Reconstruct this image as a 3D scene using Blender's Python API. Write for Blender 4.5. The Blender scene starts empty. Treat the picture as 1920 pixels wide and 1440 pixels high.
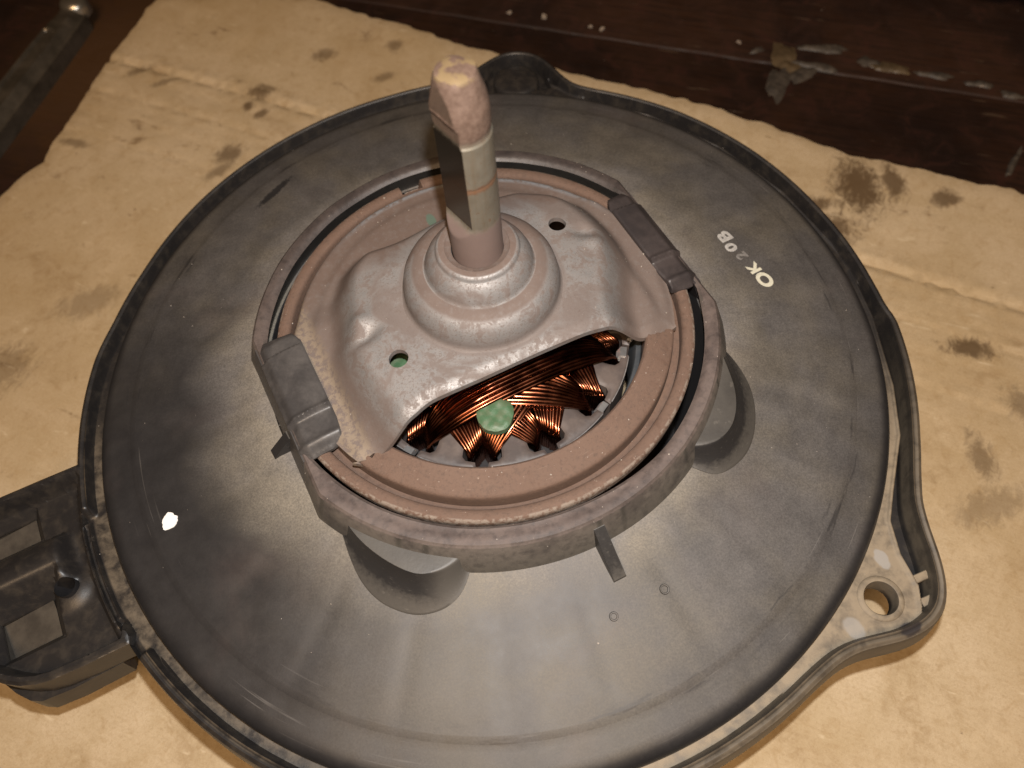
import bpy, math, random
import numpy as np
from mathutils import Matrix, Vector
from mathutils.geometry import delaunay_2d_cdt
from mathutils.bvhtree import BVHTree

random.seed(7); rng = np.random.default_rng(7)
sc = bpy.context.scene
C = sc.collection
MM = 0.001
ZO = 43.0          # bench top is world z = 0; flange level is 43 mm above it

# ------------------------------------------------------------------ camera
cam = bpy.data.cameras.new('Camera'); cam_o = bpy.data.objects.new('Camera', cam); C.objects.link(cam_o)
def rz(a): return Matrix.Rotation(a, 3, 'Z')
def rx(a): return Matrix.Rotation(a, 3, 'X')
CR = rz(-0.0504389) @ rx(0.5064091) @ rz(-0.0907144)
CL = Vector((0.0, -100.899, 168.354 + ZO)) * MM
cam_o.matrix_world = Matrix.Translation(CL) @ CR.to_4x4()
cam.sensor_width = 36.0; cam.lens = 36.0 * 1500 / 1920
cam.clip_start = 0.005; cam.clip_end = 20
cam.dof.use_dof = True; cam.dof.focus_distance = 0.172; cam.dof.aperture_fstop = 17
sc.camera = cam_o

# ------------------------------------------------------------------ light: phone flash beside the lens, weak warm room light
w = bpy.data.worlds.new('World'); sc.world = w; w.use_nodes = True
bg = w.node_tree.nodes['Background']
bg.inputs[0].default_value = (1.0, 0.62, 0.30, 1); bg.inputs[1].default_value = 0.032
def lamp(name, kind, loc, energy, color, size, aim=None):
    l = bpy.data.lights.new(name, kind); l.energy = energy; l.color = color
    if kind == 'AREA': l.shape = 'DISK'; l.size = size
    else: l.shadow_soft_size = size
    o = bpy.data.objects.new(name, l); C.objects.link(o); o.location = loc
    if aim is not None: o.rotation_euler = (Vector(aim) - Vector(loc)).to_track_quat('-Z', 'Y').to_euler()
    return o
flash_loc = CL + (CR @ Vector((3.0, 19.0, 4.0))) * MM
lamp('phone_flash', 'POINT', flash_loc, 2.2, (1.0, 0.99, 0.98), 0.0022)
lamp('room_bulb', 'AREA', (-0.12, -0.55, 1.0), 8.0, (1.0, 0.66, 0.37), 0.5, (0, 0, 0))
sc.view_settings.view_transform = 'Standard'; sc.view_settings.look = 'None'
sc.view_settings.gamma = 1; sc.view_settings.use_curve_mapping = False
sc.view_settings.exposure = 0.0

# ------------------------------------------------------------------ material helper
class G:
    def __init__(s, name):
        s.m = bpy.data.materials.new(name); s.m.use_nodes = True
        s.t = s.m.node_tree; s.n = s.t.nodes; s.l = s.t.links
        s.b = s.n['Principled BSDF']
        tc = s.n.new('ShaderNodeTexCoord')
        v = s.n.new('ShaderNodeVectorMath'); v.operation = 'SCALE'; v.inputs['Scale'].default_value = 1000
        s.l.new(tc.outputs['Object'], v.inputs[0]); s.P = v.outputs[0]
        sp = s.n.new('ShaderNodeSeparateXYZ'); s.l.new(s.P, sp.inputs[0])
        s.x, s.y, s.z = sp.outputs
    def put(s, sock, v):
        if isinstance(v, (int, float)):
            if sock.type == 'RGBA': sock.default_value = (v, v, v, 1)
            else: sock.default_value = v
        elif isinstance(v, tuple):
            sock.default_value = (*v, 1) if sock.type == 'RGBA' else v
        else: s.l.new(v, sock)
    def f(s, op, a, b=0.0, c=0.0, clamp=False):
        n = s.n.new('ShaderNodeMath'); n.operation = op; n.use_clamp = clamp
        for i, q in enumerate((a, b, c)): s.put(n.inputs[i], q)
        return n.outputs[0]
    def mix(s, fac, a, b, blend='MIX'):
        n = s.n.new('ShaderNodeMix'); n.data_type = 'RGBA'; n.blend_type = blend
        s.put(n.inputs[0], fac); s.put(n.inputs[6], a); s.put(n.inputs[7], b); return n.outputs[2]
    def lerp(s, fac, a, b):
        n = s.n.new('ShaderNodeMix'); n.data_type = 'FLOAT'
        s.put(n.inputs[0], fac); s.put(n.inputs[2], a); s.put(n.inputs[3], b); return n.outputs[0]
    def noise(s, scale, detail=4, rough=0.55, dist=0.0, vec=None):
        n = s.n.new('ShaderNodeTexNoise'); n.inputs['Scale'].default_value = scale
        n.inputs['Detail'].default_value = detail; n.inputs['Roughness'].default_value = rough
        n.inputs['Distortion'].default_value = dist
        s.l.new(vec if vec is not None else s.P, n.inputs['Vector']); return n.outputs[0]
    def vor(s, scale, feature='F1', vec=None, rnd=1.0):
        n = s.n.new('ShaderNodeTexVoronoi'); n.feature = feature; n.inputs['Scale'].default_value = scale
        n.inputs['Randomness'].default_value = rnd
        s.l.new(vec if vec is not None else s.P, n.inputs['Vector']); return n.outputs[0]
    def step(s, x, lo, hi, a=0.0, b=1.0):
        n = s.n.new('ShaderNodeMapRange'); n.interpolation_type = 'SMOOTHSTEP'
        for i, q in enumerate((x, lo, hi, a, b)): s.put(n.inputs[i], q)
        return n.outputs[0]
    def vec(s, a, b, c):
        n = s.n.new('ShaderNodeCombineXYZ')
        for i, q in enumerate((a, b, c)): s.put(n.inputs[i], q)
        return n.outputs[0]
    def r(s, cx=0.0, cy=0.0):
        dx = s.f('SUBTRACT', s.x, cx); dy = s.f('SUBTRACT', s.y, cy)
        return s.f('SQRT', s.f('ADD', s.f('MULTIPLY', dx, dx), s.f('MULTIPLY', dy, dy)))
    def th(s): return s.f('ARCTAN2', s.y, s.x)
    def spot(s, cx, cy, rad, soft, jag=None, amt=0.0, ax=1.0, ay=1.0, ang=0.0):
        dx = s.f('SUBTRACT', s.x, cx); dy = s.f('SUBTRACT', s.y, cy)
        c, q = math.cos(ang), math.sin(ang)
        p = s.f('ADD', s.f('MULTIPLY', dx, c / ax), s.f('MULTIPLY', dy, q / ax))
        t = s.f('ADD', s.f('MULTIPLY', dx, -q / ay), s.f('MULTIPLY', dy, c / ay))
        d = s.f('SQRT', s.f('ADD', s.f('MULTIPLY', p, p), s.f('MULTIPLY', t, t)))
        if jag is not None: d = s.f('ADD', d, s.f('MULTIPLY', s.f('SUBTRACT', jag, 0.5), amt))
        return s.step(d, rad - soft, rad + soft, 1.0, 0.0)
    def done(s, color, rough=0.5, metal=0.0, bump=None, bstr=0.3, bdist=0.2, spec=0.5):
        s.put(s.b.inputs['Base Color'], color); s.put(s.b.inputs['Roughness'], rough)
        s.put(s.b.inputs['Metallic'], metal); s.put(s.b.inputs['Specular IOR Level'], spec)
        if bump is not None:
            n = s.n.new('ShaderNodeBump'); n.inputs['Strength'].default_value = bstr
            n.inputs['Distance'].default_value = bdist * MM
            s.l.new(bump, n.inputs['Height']); s.l.new(n.outputs[0], s.b.inputs['Normal'])
        return s.m

def m_disc():
    g = G('dusty_black_plastic')
    n1 = g.noise(0.035, 5, 0.6, 0.4); n2 = g.noise(0.16, 5, 0.65); n3 = g.noise(1.3, 3, 0.6); nf = g.noise(5.0, 2, 0.6)
    r = g.r(); th = g.th()
    # dust lies thick round the cradle, thinner to the right and front, almost none on the outer left
    e = g.f('ADD', r, g.f('MULTIPLY', g.f('SUBTRACT', n1, 0.5), 20.0))
    e = g.f('ADD', e, g.f('MULTIPLY', g.f('SUBTRACT', n2, 0.5), 5.0))
    near = g.step(e, 53.0, 76.0, 1.0, 0.0)
    side = g.f('SUBTRACT', 0.42, g.f('MULTIPLY', g.spot(-80.0, -42.0, 46.0, 28.0, n1, 36.0, 1.05, 1.4, 0.35), 0.39))
    side = g.f('SUBTRACT', side, g.f('MULTIPLY', g.step(g.y, 40.0, 95.0), 0.10))
    outer = g.step(r, 76.0, 90.0, 1.0, 0.68)
    d = g.f('MAXIMUM', g.f('MULTIPLY', near, 0.80), g.f('MULTIPLY', side, outer))
    d = g.f('MULTIPLY', d, g.step(n2, 0.25, 0.7, 0.8, 1.08))
    d = g.f('MULTIPLY', d, g.step(n3, 0.2, 0.8, 0.88, 1.1))
    rad = g.noise(1.0, 3, 0.55, 0.3, g.vec(g.f('MULTIPLY', r, 0.025), g.f('MULTIPLY', th, 9.0), 1.0))      # radial wipe streaks
    d = g.f('MULTIPLY', d, g.step(rad, 0.3, 0.7, 0.90, 1.10))
    d = g.f('MULTIPLY', d, g.step(g.noise(2.6, 5, 0.75), 0.30, 0.70, 0.74, 1.26))
    # scuffs running round the step at r = 86, and wipe streaks
    sv = g.vec(g.f('MULTIPLY', r, 0.55), g.f('MULTIPLY', th, 7.0), 3.0)
    st = g.noise(1.0, 4, 0.6, 0.0, sv)
    band = g.f('MULTIPLY', g.step(r, 82.0, 85.2), g.step(r, 86.2, 90.0, 1.0, 0.0))
    scuff = g.f('MULTIPLY', g.step(st, 0.56, 0.68), band)
    d = g.f('MULTIPLY', d, g.f('SUBTRACT', 1.0, g.f('MULTIPLY', scuff, 0.65)))
    sv2 = g.vec(g.f('MULTIPLY', r, 1.6), g.f('MULTIPLY', th, 3.0), 9.0)
    hair = g.f('MULTIPLY', g.step(g.noise(1.0, 3, 0.5, 0.2, sv2), 0.64, 0.70), g.step(r, 80.0, 86.0))
    hair = g.f('MULTIPLY', hair, g.step(g.noise(0.05, 2), 0.5, 0.6))
    d = g.f('ADD', d, g.f('MULTIPLY', hair, 0.30), clamp=True)
    # dark rubbed mark on the upper left and pale streaks
    rub = g.spot(-52.5, 60.5, 1.0, 0.25, n3, 0.8, 6.2, 1.3, math.radians(49))
    d = g.f('MULTIPLY', d, g.f('SUBTRACT', 1.0, g.f('MULTIPLY', rub, 0.95)))
    d = g.f('ADD', d, g.f('MULTIPLY', g.step(nf, 0.70, 0.76), 0.12), clamp=True)
    d = g.f('MULTIPLY', d, g.step(g.f('ADD', r, n3), 92.2, 94.0, 1.0, 0.15))
    ngeo = g.n.new('ShaderNodeNewGeometry'); ns = g.n.new('ShaderNodeSeparateXYZ'); g.l.new(ngeo.outputs['Normal'], ns.inputs[0])
    d = g.f('MULTIPLY', d, g.step(g.f('ADD', ns.outputs[2], g.f('MULTIPLY', g.f('SUBTRACT', n3, 0.5), 0.25)), 0.62, 0.86, 0.12, 1.0))
    base = g.mix(n2, (0.013, 0.0125, 0.0135), (0.021, 0.020, 0.021))
    dust = g.mix(g.step(g.noise(0.05, 3), 0.35, 0.65), (0.195, 0.170, 0.134), (0.160, 0.147, 0.137))
    col = g.mix(d, base, dust)
    col = g.mix(g.f('MULTIPLY', g.step(n1, 0.5, 0.75), 0.10), col, (0.15, 0.10, 0.085))
    rough = g.lerp(d, g.step(n2, 0.3, 0.7, 0.42, 0.52), 0.80)
    h = g.f('ADD', g.f('MULTIPLY', n3, 0.4), g.f('MULTIPLY', nf, 0.25))
    return g.done(col, rough, 0, h, 0.12, 0.25)

def m_flange():
    g = G('black_plastic_grimy')
    n1 = g.noise(0.06, 4); n2 = g.noise(0.32, 5, 0.6, 0.3); nf = g.noise(4.0, 2)
    fr = g.step(g.f('SUBTRACT', g.x, g.f('MULTIPLY', g.y, 1.35)), 95.0, 150.0)      # front right: beige dirt on the floor
    ch = g.f('MULTIPLY', g.step(g.y, 6.0, -14.0), g.step(g.x, -30.0, -60.0))         # left front: caked dirt in the channel
    zl = g.step(g.r(), 98.6, 99.2, 1.0, 0.0)
    up = g.step(g.z, ZO - 8.5, ZO - 6.5)
    ngeo = g.n.new('ShaderNodeNewGeometry'); ns = g.n.new('ShaderNodeSeparateXYZ'); g.l.new(ngeo.outputs['Normal'], ns.inputs[0])
    flat = g.step(ns.outputs[2], 0.5, 0.9)
    d = g.f('MULTIPLY', g.f('MULTIPLY', fr, 0.86), g.f('MULTIPLY', g.step(n2, 0.25, 0.62, 0.45, 1.0), g.f('MULTIPLY', up, g.f('MULTIPLY', g.f('ADD', 0.35, g.f('MULTIPLY', flat, 0.6)), g.step(g.z, ZO - 3.6, ZO - 2.4, 1.0, 0.5)))))
    d2 = g.f('MULTIPLY', ch, g.f('MULTIPLY', g.step(n2, 0.28, 0.72), g.f('MULTIPLY', flat, zl)))
    d = g.f('MAXIMUM', d, g.f('MULTIPLY', d2, 0.36))
    d = g.f('MAXIMUM', d, g.f('MULTIPLY', g.step(n2, 0.4, 0.8), 0.08))
    d = g.f('ADD', d, g.f('MULTIPLY', g.step(nf, 0.68, 0.76), 0.14), clamp=True)
    base = g.mix(n1, (0.010, 0.0095, 0.010), (0.018, 0.0155, 0.0145))
    dust = g.mix(n1, (0.30, 0.235, 0.155), (0.235, 0.19, 0.135))
    w1 = g.spot(78.2, -60.2, 1.7, 0.25, n2, 1.6, 0.9, 1.35, 0.3)
    w2 = g.spot(67.6, -73.6, 1.9, 0.35, n2, 1.8, 1.0, 1.2, 0.6)
    wt = g.f('MAXIMUM', w1, g.f('MULTIPLY', w2, 0.75))
    col = g.mix(d, base, dust); col = g.mix(g.f('MULTIPLY', wt, 0.85), col, (0.26, 0.245, 0.225))
    dk = g.spot(77.8, -75.6, 1.6, 0.3, n2, 1.2, 1.5, 0.8, 0.4); col = g.mix(dk, col, (0.03, 0.025, 0.024))
    return g.done(col, g.lerp(d, 0.42, 0.85), 0, g.f('ADD', n2, g.f('MULTIPLY', nf, 0.3)), 0.15, 0.3)

def m_cradle():
    g = G('plastic_under_red_dust')
    n1 = g.noise(0.12, 4); n2 = g.noise(0.6, 5, 0.65); nf = g.noise(6, 2)
    ngeo = g.n.new('ShaderNodeNewGeometry'); ns = g.n.new('ShaderNodeSeparateXYZ'); g.l.new(ngeo.outputs['Normal'], ns.inputs[0])
    up = g.step(ns.outputs[2], 0.35, 0.85)
    d = g.f('MULTIPLY', g.f('MULTIPLY', g.lerp(up, 0.42, 0.88), g.step(g.f('ADD', g.y, g.f('MULTIPLY', g.f('SUBTRACT', n1, 0.5), 50.0)), -10.0, 40.0, 1.0, 0.42)), g.step(n2, 0.25, 0.6, 0.55, 1.0))
    d = g.f('MULTIPLY', d, g.step(n1, 0.33, 0.55, 0.55, 1.0))
    red = g.mix(n1, (0.142, 0.099, 0.082), (0.108, 0.087, 0.078))
    dust = g.mix(up, (0.155, 0.137, 0.110), red)
    col = g.mix(d, (0.016, 0.015, 0.016), dust)
    col = g.mix(g.f('MULTIPLY', g.step(nf, 0.70, 0.75), 0.4), col, (0.34, 0.29, 0.25))
    return g.done(col, g.lerp(d, 0.38, 0.72), 0, g.f('ADD', n2, g.f('MULTIPLY', nf, 0.3)), 0.18, 0.25)

def m_clip():
    g = G('grey_plastic_clip')
    n1 = g.noise(0.15, 4, 0.6, 0.3); n2 = g.noise(0.9, 4, 0.65); nf = g.noise(6, 2)
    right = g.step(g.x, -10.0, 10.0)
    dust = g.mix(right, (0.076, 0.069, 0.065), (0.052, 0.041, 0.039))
    d = g.f('MULTIPLY', g.step(n1, 0.3, 0.7, 0.45, 0.95), g.step(n2, 0.2, 0.7, 0.75, 1.05))
    col = g.mix(d, (0.016, 0.0155, 0.017), dust)
    return g.done(col, g.step(n1, 0.3, 0.7, 0.40, 0.55), 0, g.f('ADD', n2, g.f('MULTIPLY', nf, 0.3)), 0.15, 0.25)

def m_can():
    g = G('rust_dusted_steel')
    n1 = g.noise(0.10, 4); n2 = g.noise(0.8, 5, 0.65); nf = g.noise(7, 2, 0.7)
    col = g.mix(n1, (0.112, 0.066, 0.046), (0.140, 0.088, 0.063))
    col = g.mix(g.f('MULTIPLY', g.step(n2, 0.45, 0.75), 0.5), col, (0.075, 0.050, 0.038))
    col = g.mix(g.f('MULTIPLY', g.step(g.noise(0.35, 5, 0.7, 0.8), 0.54, 0.70), 0.55), col, (0.085, 0.046, 0.030))
    scr = g.noise(1.0, 3, 0.6, 0.2, g.vec(g.f('MULTIPLY', g.r(), 3.0), g.f('MULTIPLY', g.th(), 5.0), 0.0)); col = g.mix(g.f('MULTIPLY', g.step(scr, 0.64, 0.72), 0.35), col, (0.24, 0.175, 0.135))
    col = g.mix(g.f('MULTIPLY', g.step(g.noise(1.6, 4, 0.8), 0.52, 0.66), 0.35), col, (0.07, 0.042, 0.030))
    r = g.r()
    # bare bright edge along the rolled lip, bluish steel on the back step
    lip = g.f('MULTIPLY', g.step(r, 46.6, 47.0), g.step(n2, 0.42, 0.58))
    col = g.mix(g.f('MULTIPLY', lip, 0.7), col, (0.27, 0.225, 0.185))
    spk = g.step(g.vor(0.45), 0.0, 0.16, 1.0, 0.0); spk = g.f('MULTIPLY', spk, g.step(nf, 0.52, 0.62))
    col = g.mix(g.f('MULTIPLY', spk, 0.7), col, (0.50, 0.40, 0.32))
    col = g.mix(g.f('MULTIPLY', g.step(nf, 0.60, 0.72), 0.35), col, (0.16, 0.115, 0.09))
    return g.done(col, 0.8, 0, g.f('ADD', n2, g.f('MULTIPLY', nf, 1.4)), 0.5, 0.16)

def m_steel():
    g = G('zinc_plated_steel')
    n1 = g.noise(0.085, 4, 0.6, 0.6); n2 = g.noise(0.7, 5, 0.7); nf = g.noise(4.5, 3, 0.7); ng = g.noise(2.2, 4, 0.75)
    z = g.f('SUBTRACT', g.z, ZO)
    ngeo = g.n.new('ShaderNodeNewGeometry'); ns = g.n.new('ShaderNodeSeparateXYZ'); g.l.new(ngeo.outputs['Normal'], ns.inputs[0])
    v = g.f('ADD', g.f('MULTIPLY', g.x, -0.347), g.f('MULTIPLY', g.y, 0.938))
    u = g.f('ADD', g.f('MULTIPLY', g.x, 0.938), g.f('MULTIPLY', g.y, 0.347))
    back = g.step(g.f('ADD', v, g.f('MULTIPLY', g.f('SUBTRACT', n1, 0.5), 34.0)), 8.0, 24.0)       # dust over the back
    rr = g.r(0.7, 1.2)
    ann = g.f('MULTIPLY', g.step(rr, 11.3, 11.8), g.step(rr, 13.6, 15.2, 1.0, 0.0))                # dust resting on the boss shoulder
    ann = g.f('MULTIPLY', ann, g.step(z, 34.5, 36.0))
    foot = g.f('MULTIPLY', g.step(rr, 16.2, 16.7), g.step(rr, 17.6, 19.2, 1.0, 0.0))
    top = g.f('MULTIPLY', g.step(rr, 7.7, 8.2, 1.0, 0.0), g.step(z, 41.3, 41.9))
    hubback = g.f('MULTIPLY', g.step(g.f('ADD', g.y, g.f('MULTIPLY', g.f('SUBTRACT', n2, 0.5), 8.0)), 0.0, 7.0), g.step(z, 30.5, 33.0))
    feet = g.step(g.f('ABSOLUTE', u), 29.5, 33.0)
    low = g.step(g.f('ADD', z, g.f('MULTIPLY', g.f('SUBTRACT', n2, 0.5), 5.0)), 22.0, 28.2, 1.0, 0.0)
    d = g.f('MULTIPLY', g.f('MAXIMUM', feet, low), 0.92)
    for q in (back, g.f('MULTIPLY', ann, 0.95), g.f('MULTIPLY', foot, 0.75), top, hubback): d = g.f('MAXIMUM', d, q)
    d = g.f('MULTIPLY', d, g.step(n2, 0.15, 0.55, 0.75, 1.0))
    d = g.f('MAXIMUM', d, g.f('MULTIPLY', g.step(n1, 0.42, 0.62), 0.8)); d = g.f('MAXIMUM', d, g.f('MULTIPLY', g.step(g.noise(0.28, 5, 0.7, 0.5), 0.44, 0.60), 0.8))
    d = g.f('MAXIMUM', d, g.f('MULTIPLY', g.step(ng, 0.44, 0.62), 0.62)); d = g.f('MAXIMUM', d, g.step(n2, 0.35, 0.65, 0.16, 0.42))
    steel = g.mix(n2, (0.235, 0.230, 0.226), (0.37, 0.362, 0.355))
    steel = g.mix(g.f('MULTIPLY', g.step(ng, 0.54, 0.64), 0.55), steel, (0.13, 0.105, 0.09))
    dust = g.mix(g.noise(0.2, 4), (0.092, 0.061, 0.048), (0.132, 0.096, 0.079))
    sand = g.f('MULTIPLY', g.step(u, -33.5, -36.0), g.step(n2, 0.40, 0.55)); dust = g.mix(g.f('MULTIPLY', sand, 0.8), dust, (0.21, 0.16, 0.11))
    gp = g.spot(-9.3, 30.0, 1.0, 0.15, n2, 0.6, 1.1, 2.2, 0.3)
    blue = g.f('MULTIPLY', g.f('MULTIPLY', g.step(g.r(), 40.4, 41.6), 1.0), g.f('MULTIPLY', g.step(g.y, 22.0, 38.0), g.step(n2, 0.36, 0.52)))
    col = g.mix(d, steel, dust)
    col = g.mix(g.f('MULTIPLY', gp, 0.8), col, (0.07, 0.12, 0.09))
    col = g.mix(g.f('MULTIPLY', blue, 0.8), col, (0.19, 0.20, 0.215))
    spk = g.f('MULTIPLY', g.step(nf, 0.68, 0.73), 0.5); col = g.mix(spk, col, (0.55, 0.48, 0.42))
    h = g.f('ADD', g.f('MULTIPLY', ng, 0.8), g.f('MULTIPLY', nf, 0.5))
    return g.done(col, g.lerp(d, 0.46, 0.82), g.lerp(d, 0.62, 0.0), h, 0.45, 0.14)

def m_shaft():
    g = G('worn_shaft_steel')
    n1 = g.noise(0.35, 4); n2 = g.noise(1.2, 5, 0.7); nf = g.noise(6, 2)
    z = g.f('SUBTRACT', g.z, ZO)
    zz = g.f('ADD', z, g.f('MULTIPLY', g.f('SUBTRACT', n2, 0.5), 2.5))
    lowd = g.step(zz, 51.5, 53.5, 1.0, 0.0); topd = g.step(zz, 72.6, 74.6)
    line = g.f('MULTIPLY', g.step(zz, 62.2, 62.9), g.step(zz, 63.5, 64.2, 1.0, 0.0))
    steel = g.mix(n1, (0.17, 0.148, 0.108), (0.32, 0.29, 0.235))
    streak = g.noise(1.0, 3, 0.6, 0.3, g.vec(g.f('MULTIPLY', g.x, 1.1), g.f('MULTIPLY', g.y, 1.1), g.f('MULTIPLY', g.z, 0.05)))
    steel = g.mix(g.f('MULTIPLY', g.step(streak, 0.40, 0.70), 0.35), steel, (0.20, 0.145, 0.085))
    rust = g.f('MULTIPLY', g.step(n2, 0.58, 0.68), 0.6)
    steel = g.mix(rust, steel, (0.20, 0.095, 0.035))
    steel = g.mix(g.f('MULTIPLY', line, 0.7), steel, (0.26, 0.12, 0.06))
    col = g.mix(lowd, steel, g.mix(n1, (0.150, 0.105, 0.090), (0.180, 0.130, 0.112)))
    tip = g.mix(g.step(n2, 0.30, 0.72), (0.165, 0.108, 0.080), (0.105, 0.064, 0.046))
    tip = g.mix(g.f('MULTIPLY', g.step(z, 84.0, 85.0), g.step(n1, 0.45, 0.55)), tip, (0.21, 0.145, 0.075))
    col = g.mix(topd, col, tip)
    d = g.f('MAXIMUM', lowd, g.f('MULTIPLY', topd, 0.75))
    ngeo = g.n.new('ShaderNodeNewGeometry'); dt = g.n.new('ShaderNodeVectorMath'); dt.operation = 'DOT_PRODUCT'
    g.l.new(ngeo.outputs['Normal'], dt.inputs[0]); dt.inputs[1].default_value = (math.cos(math.radians(213)), math.sin(math.radians(213)), 0)
    fl = g.f('MULTIPLY', g.step(dt.outputs['Value'], 0.985, 0.995), g.f('SUBTRACT', 1.0, d))
    col = g.mix(g.f('MULTIPLY', fl, 0.9), col, (0.10, 0.082, 0.055))  # darker colour on the machined flat paints in its reflection of dark surroundings
    return g.done(col, g.f('SUBTRACT', g.lerp(d, 0.40, 0.60), g.f('MULTIPLY', fl, 0.24)), g.f('ADD', g.lerp(d, 0.62, 0.1), g.f('MULTIPLY', fl, 0.4)), g.f('MULTIPLY', g.f('ADD', n2, g.f('MULTIPLY', nf, 0.3)), g.f('ADD', d, 0.12)), 0.18, 0.15)

def m_copper():
    g = G('enamelled_copper_wire')
    n1 = g.noise(0.25, 3); n2 = g.noise(2.0, 3)
    col = g.mix(n1, (0.13, 0.043, 0.023), (0.27, 0.090, 0.043))
    col = g.mix(g.f('MULTIPLY', g.step(n2, 0.5, 0.7), 0.5), col, (0.09, 0.036, 0.022))
    return g.done(col, g.step(n1, 0.35, 0.65, 0.17, 0.27), 1.0)

def m_simple(name, c1, c2, rough, metal=0.0, scale=0.5, bstr=0.15, spec=0.5):
    g = G(name); n = g.noise(scale, 5, 0.65); nf = g.noise(scale * 7, 3)
    col = g.mix(g.step(n, 0.3, 0.7), c1, c2)
    return g.done(col, rough, metal, g.f('ADD', n, g.f('MULTIPLY', nf, 0.5)), bstr, 0.2, spec)

def m_card():
    g = G('stained_kraft_cardboard')
    n1 = g.noise(0.012, 4, 0.55, 0.5); n2 = g.noise(0.05, 5, 0.65, 0.8); n3 = g.noise(0.25, 5, 0.7, 0.6); nf = g.noise(2.5, 4, 0.7)
    a = math.radians(-30)
    p = g.f('ADD', g.f('MULTIPLY', g.x, math.cos(a)), g.f('MULTIPLY', g.y, math.sin(a)))
    q = g.f('ADD', g.f('MULTIPLY', g.x, -math.sin(a)), g.f('MULTIPLY', g.y, math.cos(a)))
    fib = g.noise(1.0, 4, 0.6, 0.0, g.vec(g.f('MULTIPLY', p, 0.25), g.f('MULTIPLY', q, 1.6), 0.0))
    col = g.mix(g.step(n2, 0.3, 0.7), (0.425, 0.33, 0.202), (0.495, 0.395, 0.262))
    col = g.mix(g.f('MULTIPLY', g.step(n1, 0.42, 0.66), 0.45), col, (0.35, 0.245, 0.12))
    col = g.mix(g.f('MULTIPLY', g.step(fib, 0.42, 0.70), 0.14), col, (0.30, 0.20, 0.10))
    col = g.mix(g.f('MULTIPLY', g.step(nf, 0.35, 0.75), 0.22), col, (0.30, 0.20, 0.10))
    col = g.mix(g.f('MULTIPLY', g.step(n3, 0.48, 0.72), 0.40), col, (0.31, 0.205, 0.095))
    col = g.mix(g.f('MULTIPLY', g.step(g.noise(0.07, 5, 0.7, 0.3), 0.50, 0.74), 0.30), col, (0.58, 0.46, 0.30))
    fs = g.noise(0.9, 3, 0.8); col = g.mix(g.f('MULTIPLY', g.step(fs, 0.60, 0.72), 0.28), col, (0.24, 0.155, 0.07)); col = g.mix(g.f('MULTIPLY', g.step(fs, 0.40, 0.28), 0.22), col, (0.62, 0.50, 0.34))
    gr = g.noise(1.5, 4, 0.8); col = g.mix(g.f('MULTIPLY', g.step(gr, 0.46, 0.66), 0.26), col, (0.25, 0.165, 0.08))
    gm = g.f('MULTIPLY', g.step(g.noise(0.028, 6, 0.7, 1.0), 0.52, 0.66), g.step(n3, 0.30, 0.65)); col = g.mix(g.f('MULTIPLY', gm, 0.40), col, (0.24, 0.155, 0.072))
    # grease: small blotches, elongated along the handling direction
    sv = g.vec(g.f('MULTIPLY', p, 0.055), g.f('MULTIPLY', q, 0.12), 5.0)
    bl = g.noise(1.0, 5, 0.62, 0.8, sv)
    st = g.f('MULTIPLY', g.step(bl, 0.60, 0.72), g.step(n3, 0.38, 0.6))
    ups = g.step(g.y, -40.0, 60.0, 0.35, 1.0)
    col = g.mix(g.f('MULTIPLY', g.f('MULTIPLY', st, ups), 0.62), col, (0.12, 0.070, 0.030))
    # dark handprints on the right
    js = g.noise(0.22, 5, 0.7, 1.0, g.vec(g.f('MULTIPLY', p, 1.8), q, 0.0))
    tot = None
    for cx, cy, rad, ax, ay, an, k in ((131, 72, 7.5, 1.5, 1.0, 1.5, .92), (143, 72, 4.5, 1.6, .8, 1.5, .85), (112, 55, 9, 1.3, .8, .2, .85),
            (113, 66, 6, 1.6, .5, .1, .85), (157, 62, 4, 1.2, .8, .4, .8), (142, 6, 4.5, 1.5, .7, -.3, .85), (150, -15, 5, 1.2, .9, -.8, .55),
            (131, -28, 4.5, .7, 1.4, 0, .6), (165, -40, 12, 1.0, 1.0, 0, .40), (128, -42, 6, 1.6, .7, 0.2, .4), (119, 15, 3, .7, 1.4, 0, .7),
            (-73, 155, 3.5, 1.3, .8, -.4, .8), (-77, 148, 2.2, 1, 1, 0, .85), (-72, 143, 2.5, 1, .7, .6, .7), (-83, 124, 4.2, 1.2, .9, .6, .72), (-86, 117, 3.2, 1.8, .7, .6, .6),
            (-70, 157, 2.5, 1.7, .6, -.5, .6), (-120, 176, 3.2, 1.6, .6, .4, .55), (-141, 140, 3.6, 1.7, .5, -.4, .55), (-110, 167, 3, 1.8, .5, .3, .5),
            (-48, 172, 3.6, 1.2, .8, .2, .55), (-20, 172, 3.2, 1, .9, .3, .6), (-25, 155, 3.0, 1.4, .7, .3, .55), (-126, 66, 7, 1.4, .7, .2, .38), (-150, 45, 8, 1, 1, .2, .45)):
        s_ = g.f('MULTIPLY', g.spot(cx, cy, rad, rad * 0.55, js, rad * 2.6, ax, ay, an), k)
        tot = s_ if tot is None else g.f('MAXIMUM', tot, s_)
    col = g.mix(tot, col, (0.085, 0.052, 0.026))
    # pale scuffs
    sc1 = g.f('MULTIPLY', g.step(g.noise(1.0, 3, 0.5, 0.5, g.vec(g.f('MULTIPLY', p, 0.10), g.f('MULTIPLY', q, 0.30), 2.0)), 0.66, 0.74), 0.4)
    col = g.mix(sc1, col, (0.62, 0.52, 0.36))
    spk = g.step(g.vor(0.13), 0.0, 0.075, 1.0, 0.0); col = g.mix(g.f('MULTIPLY', spk, g.step(n3, 0.5, 0.6)), col, (0.06, 0.035, 0.02))
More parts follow.
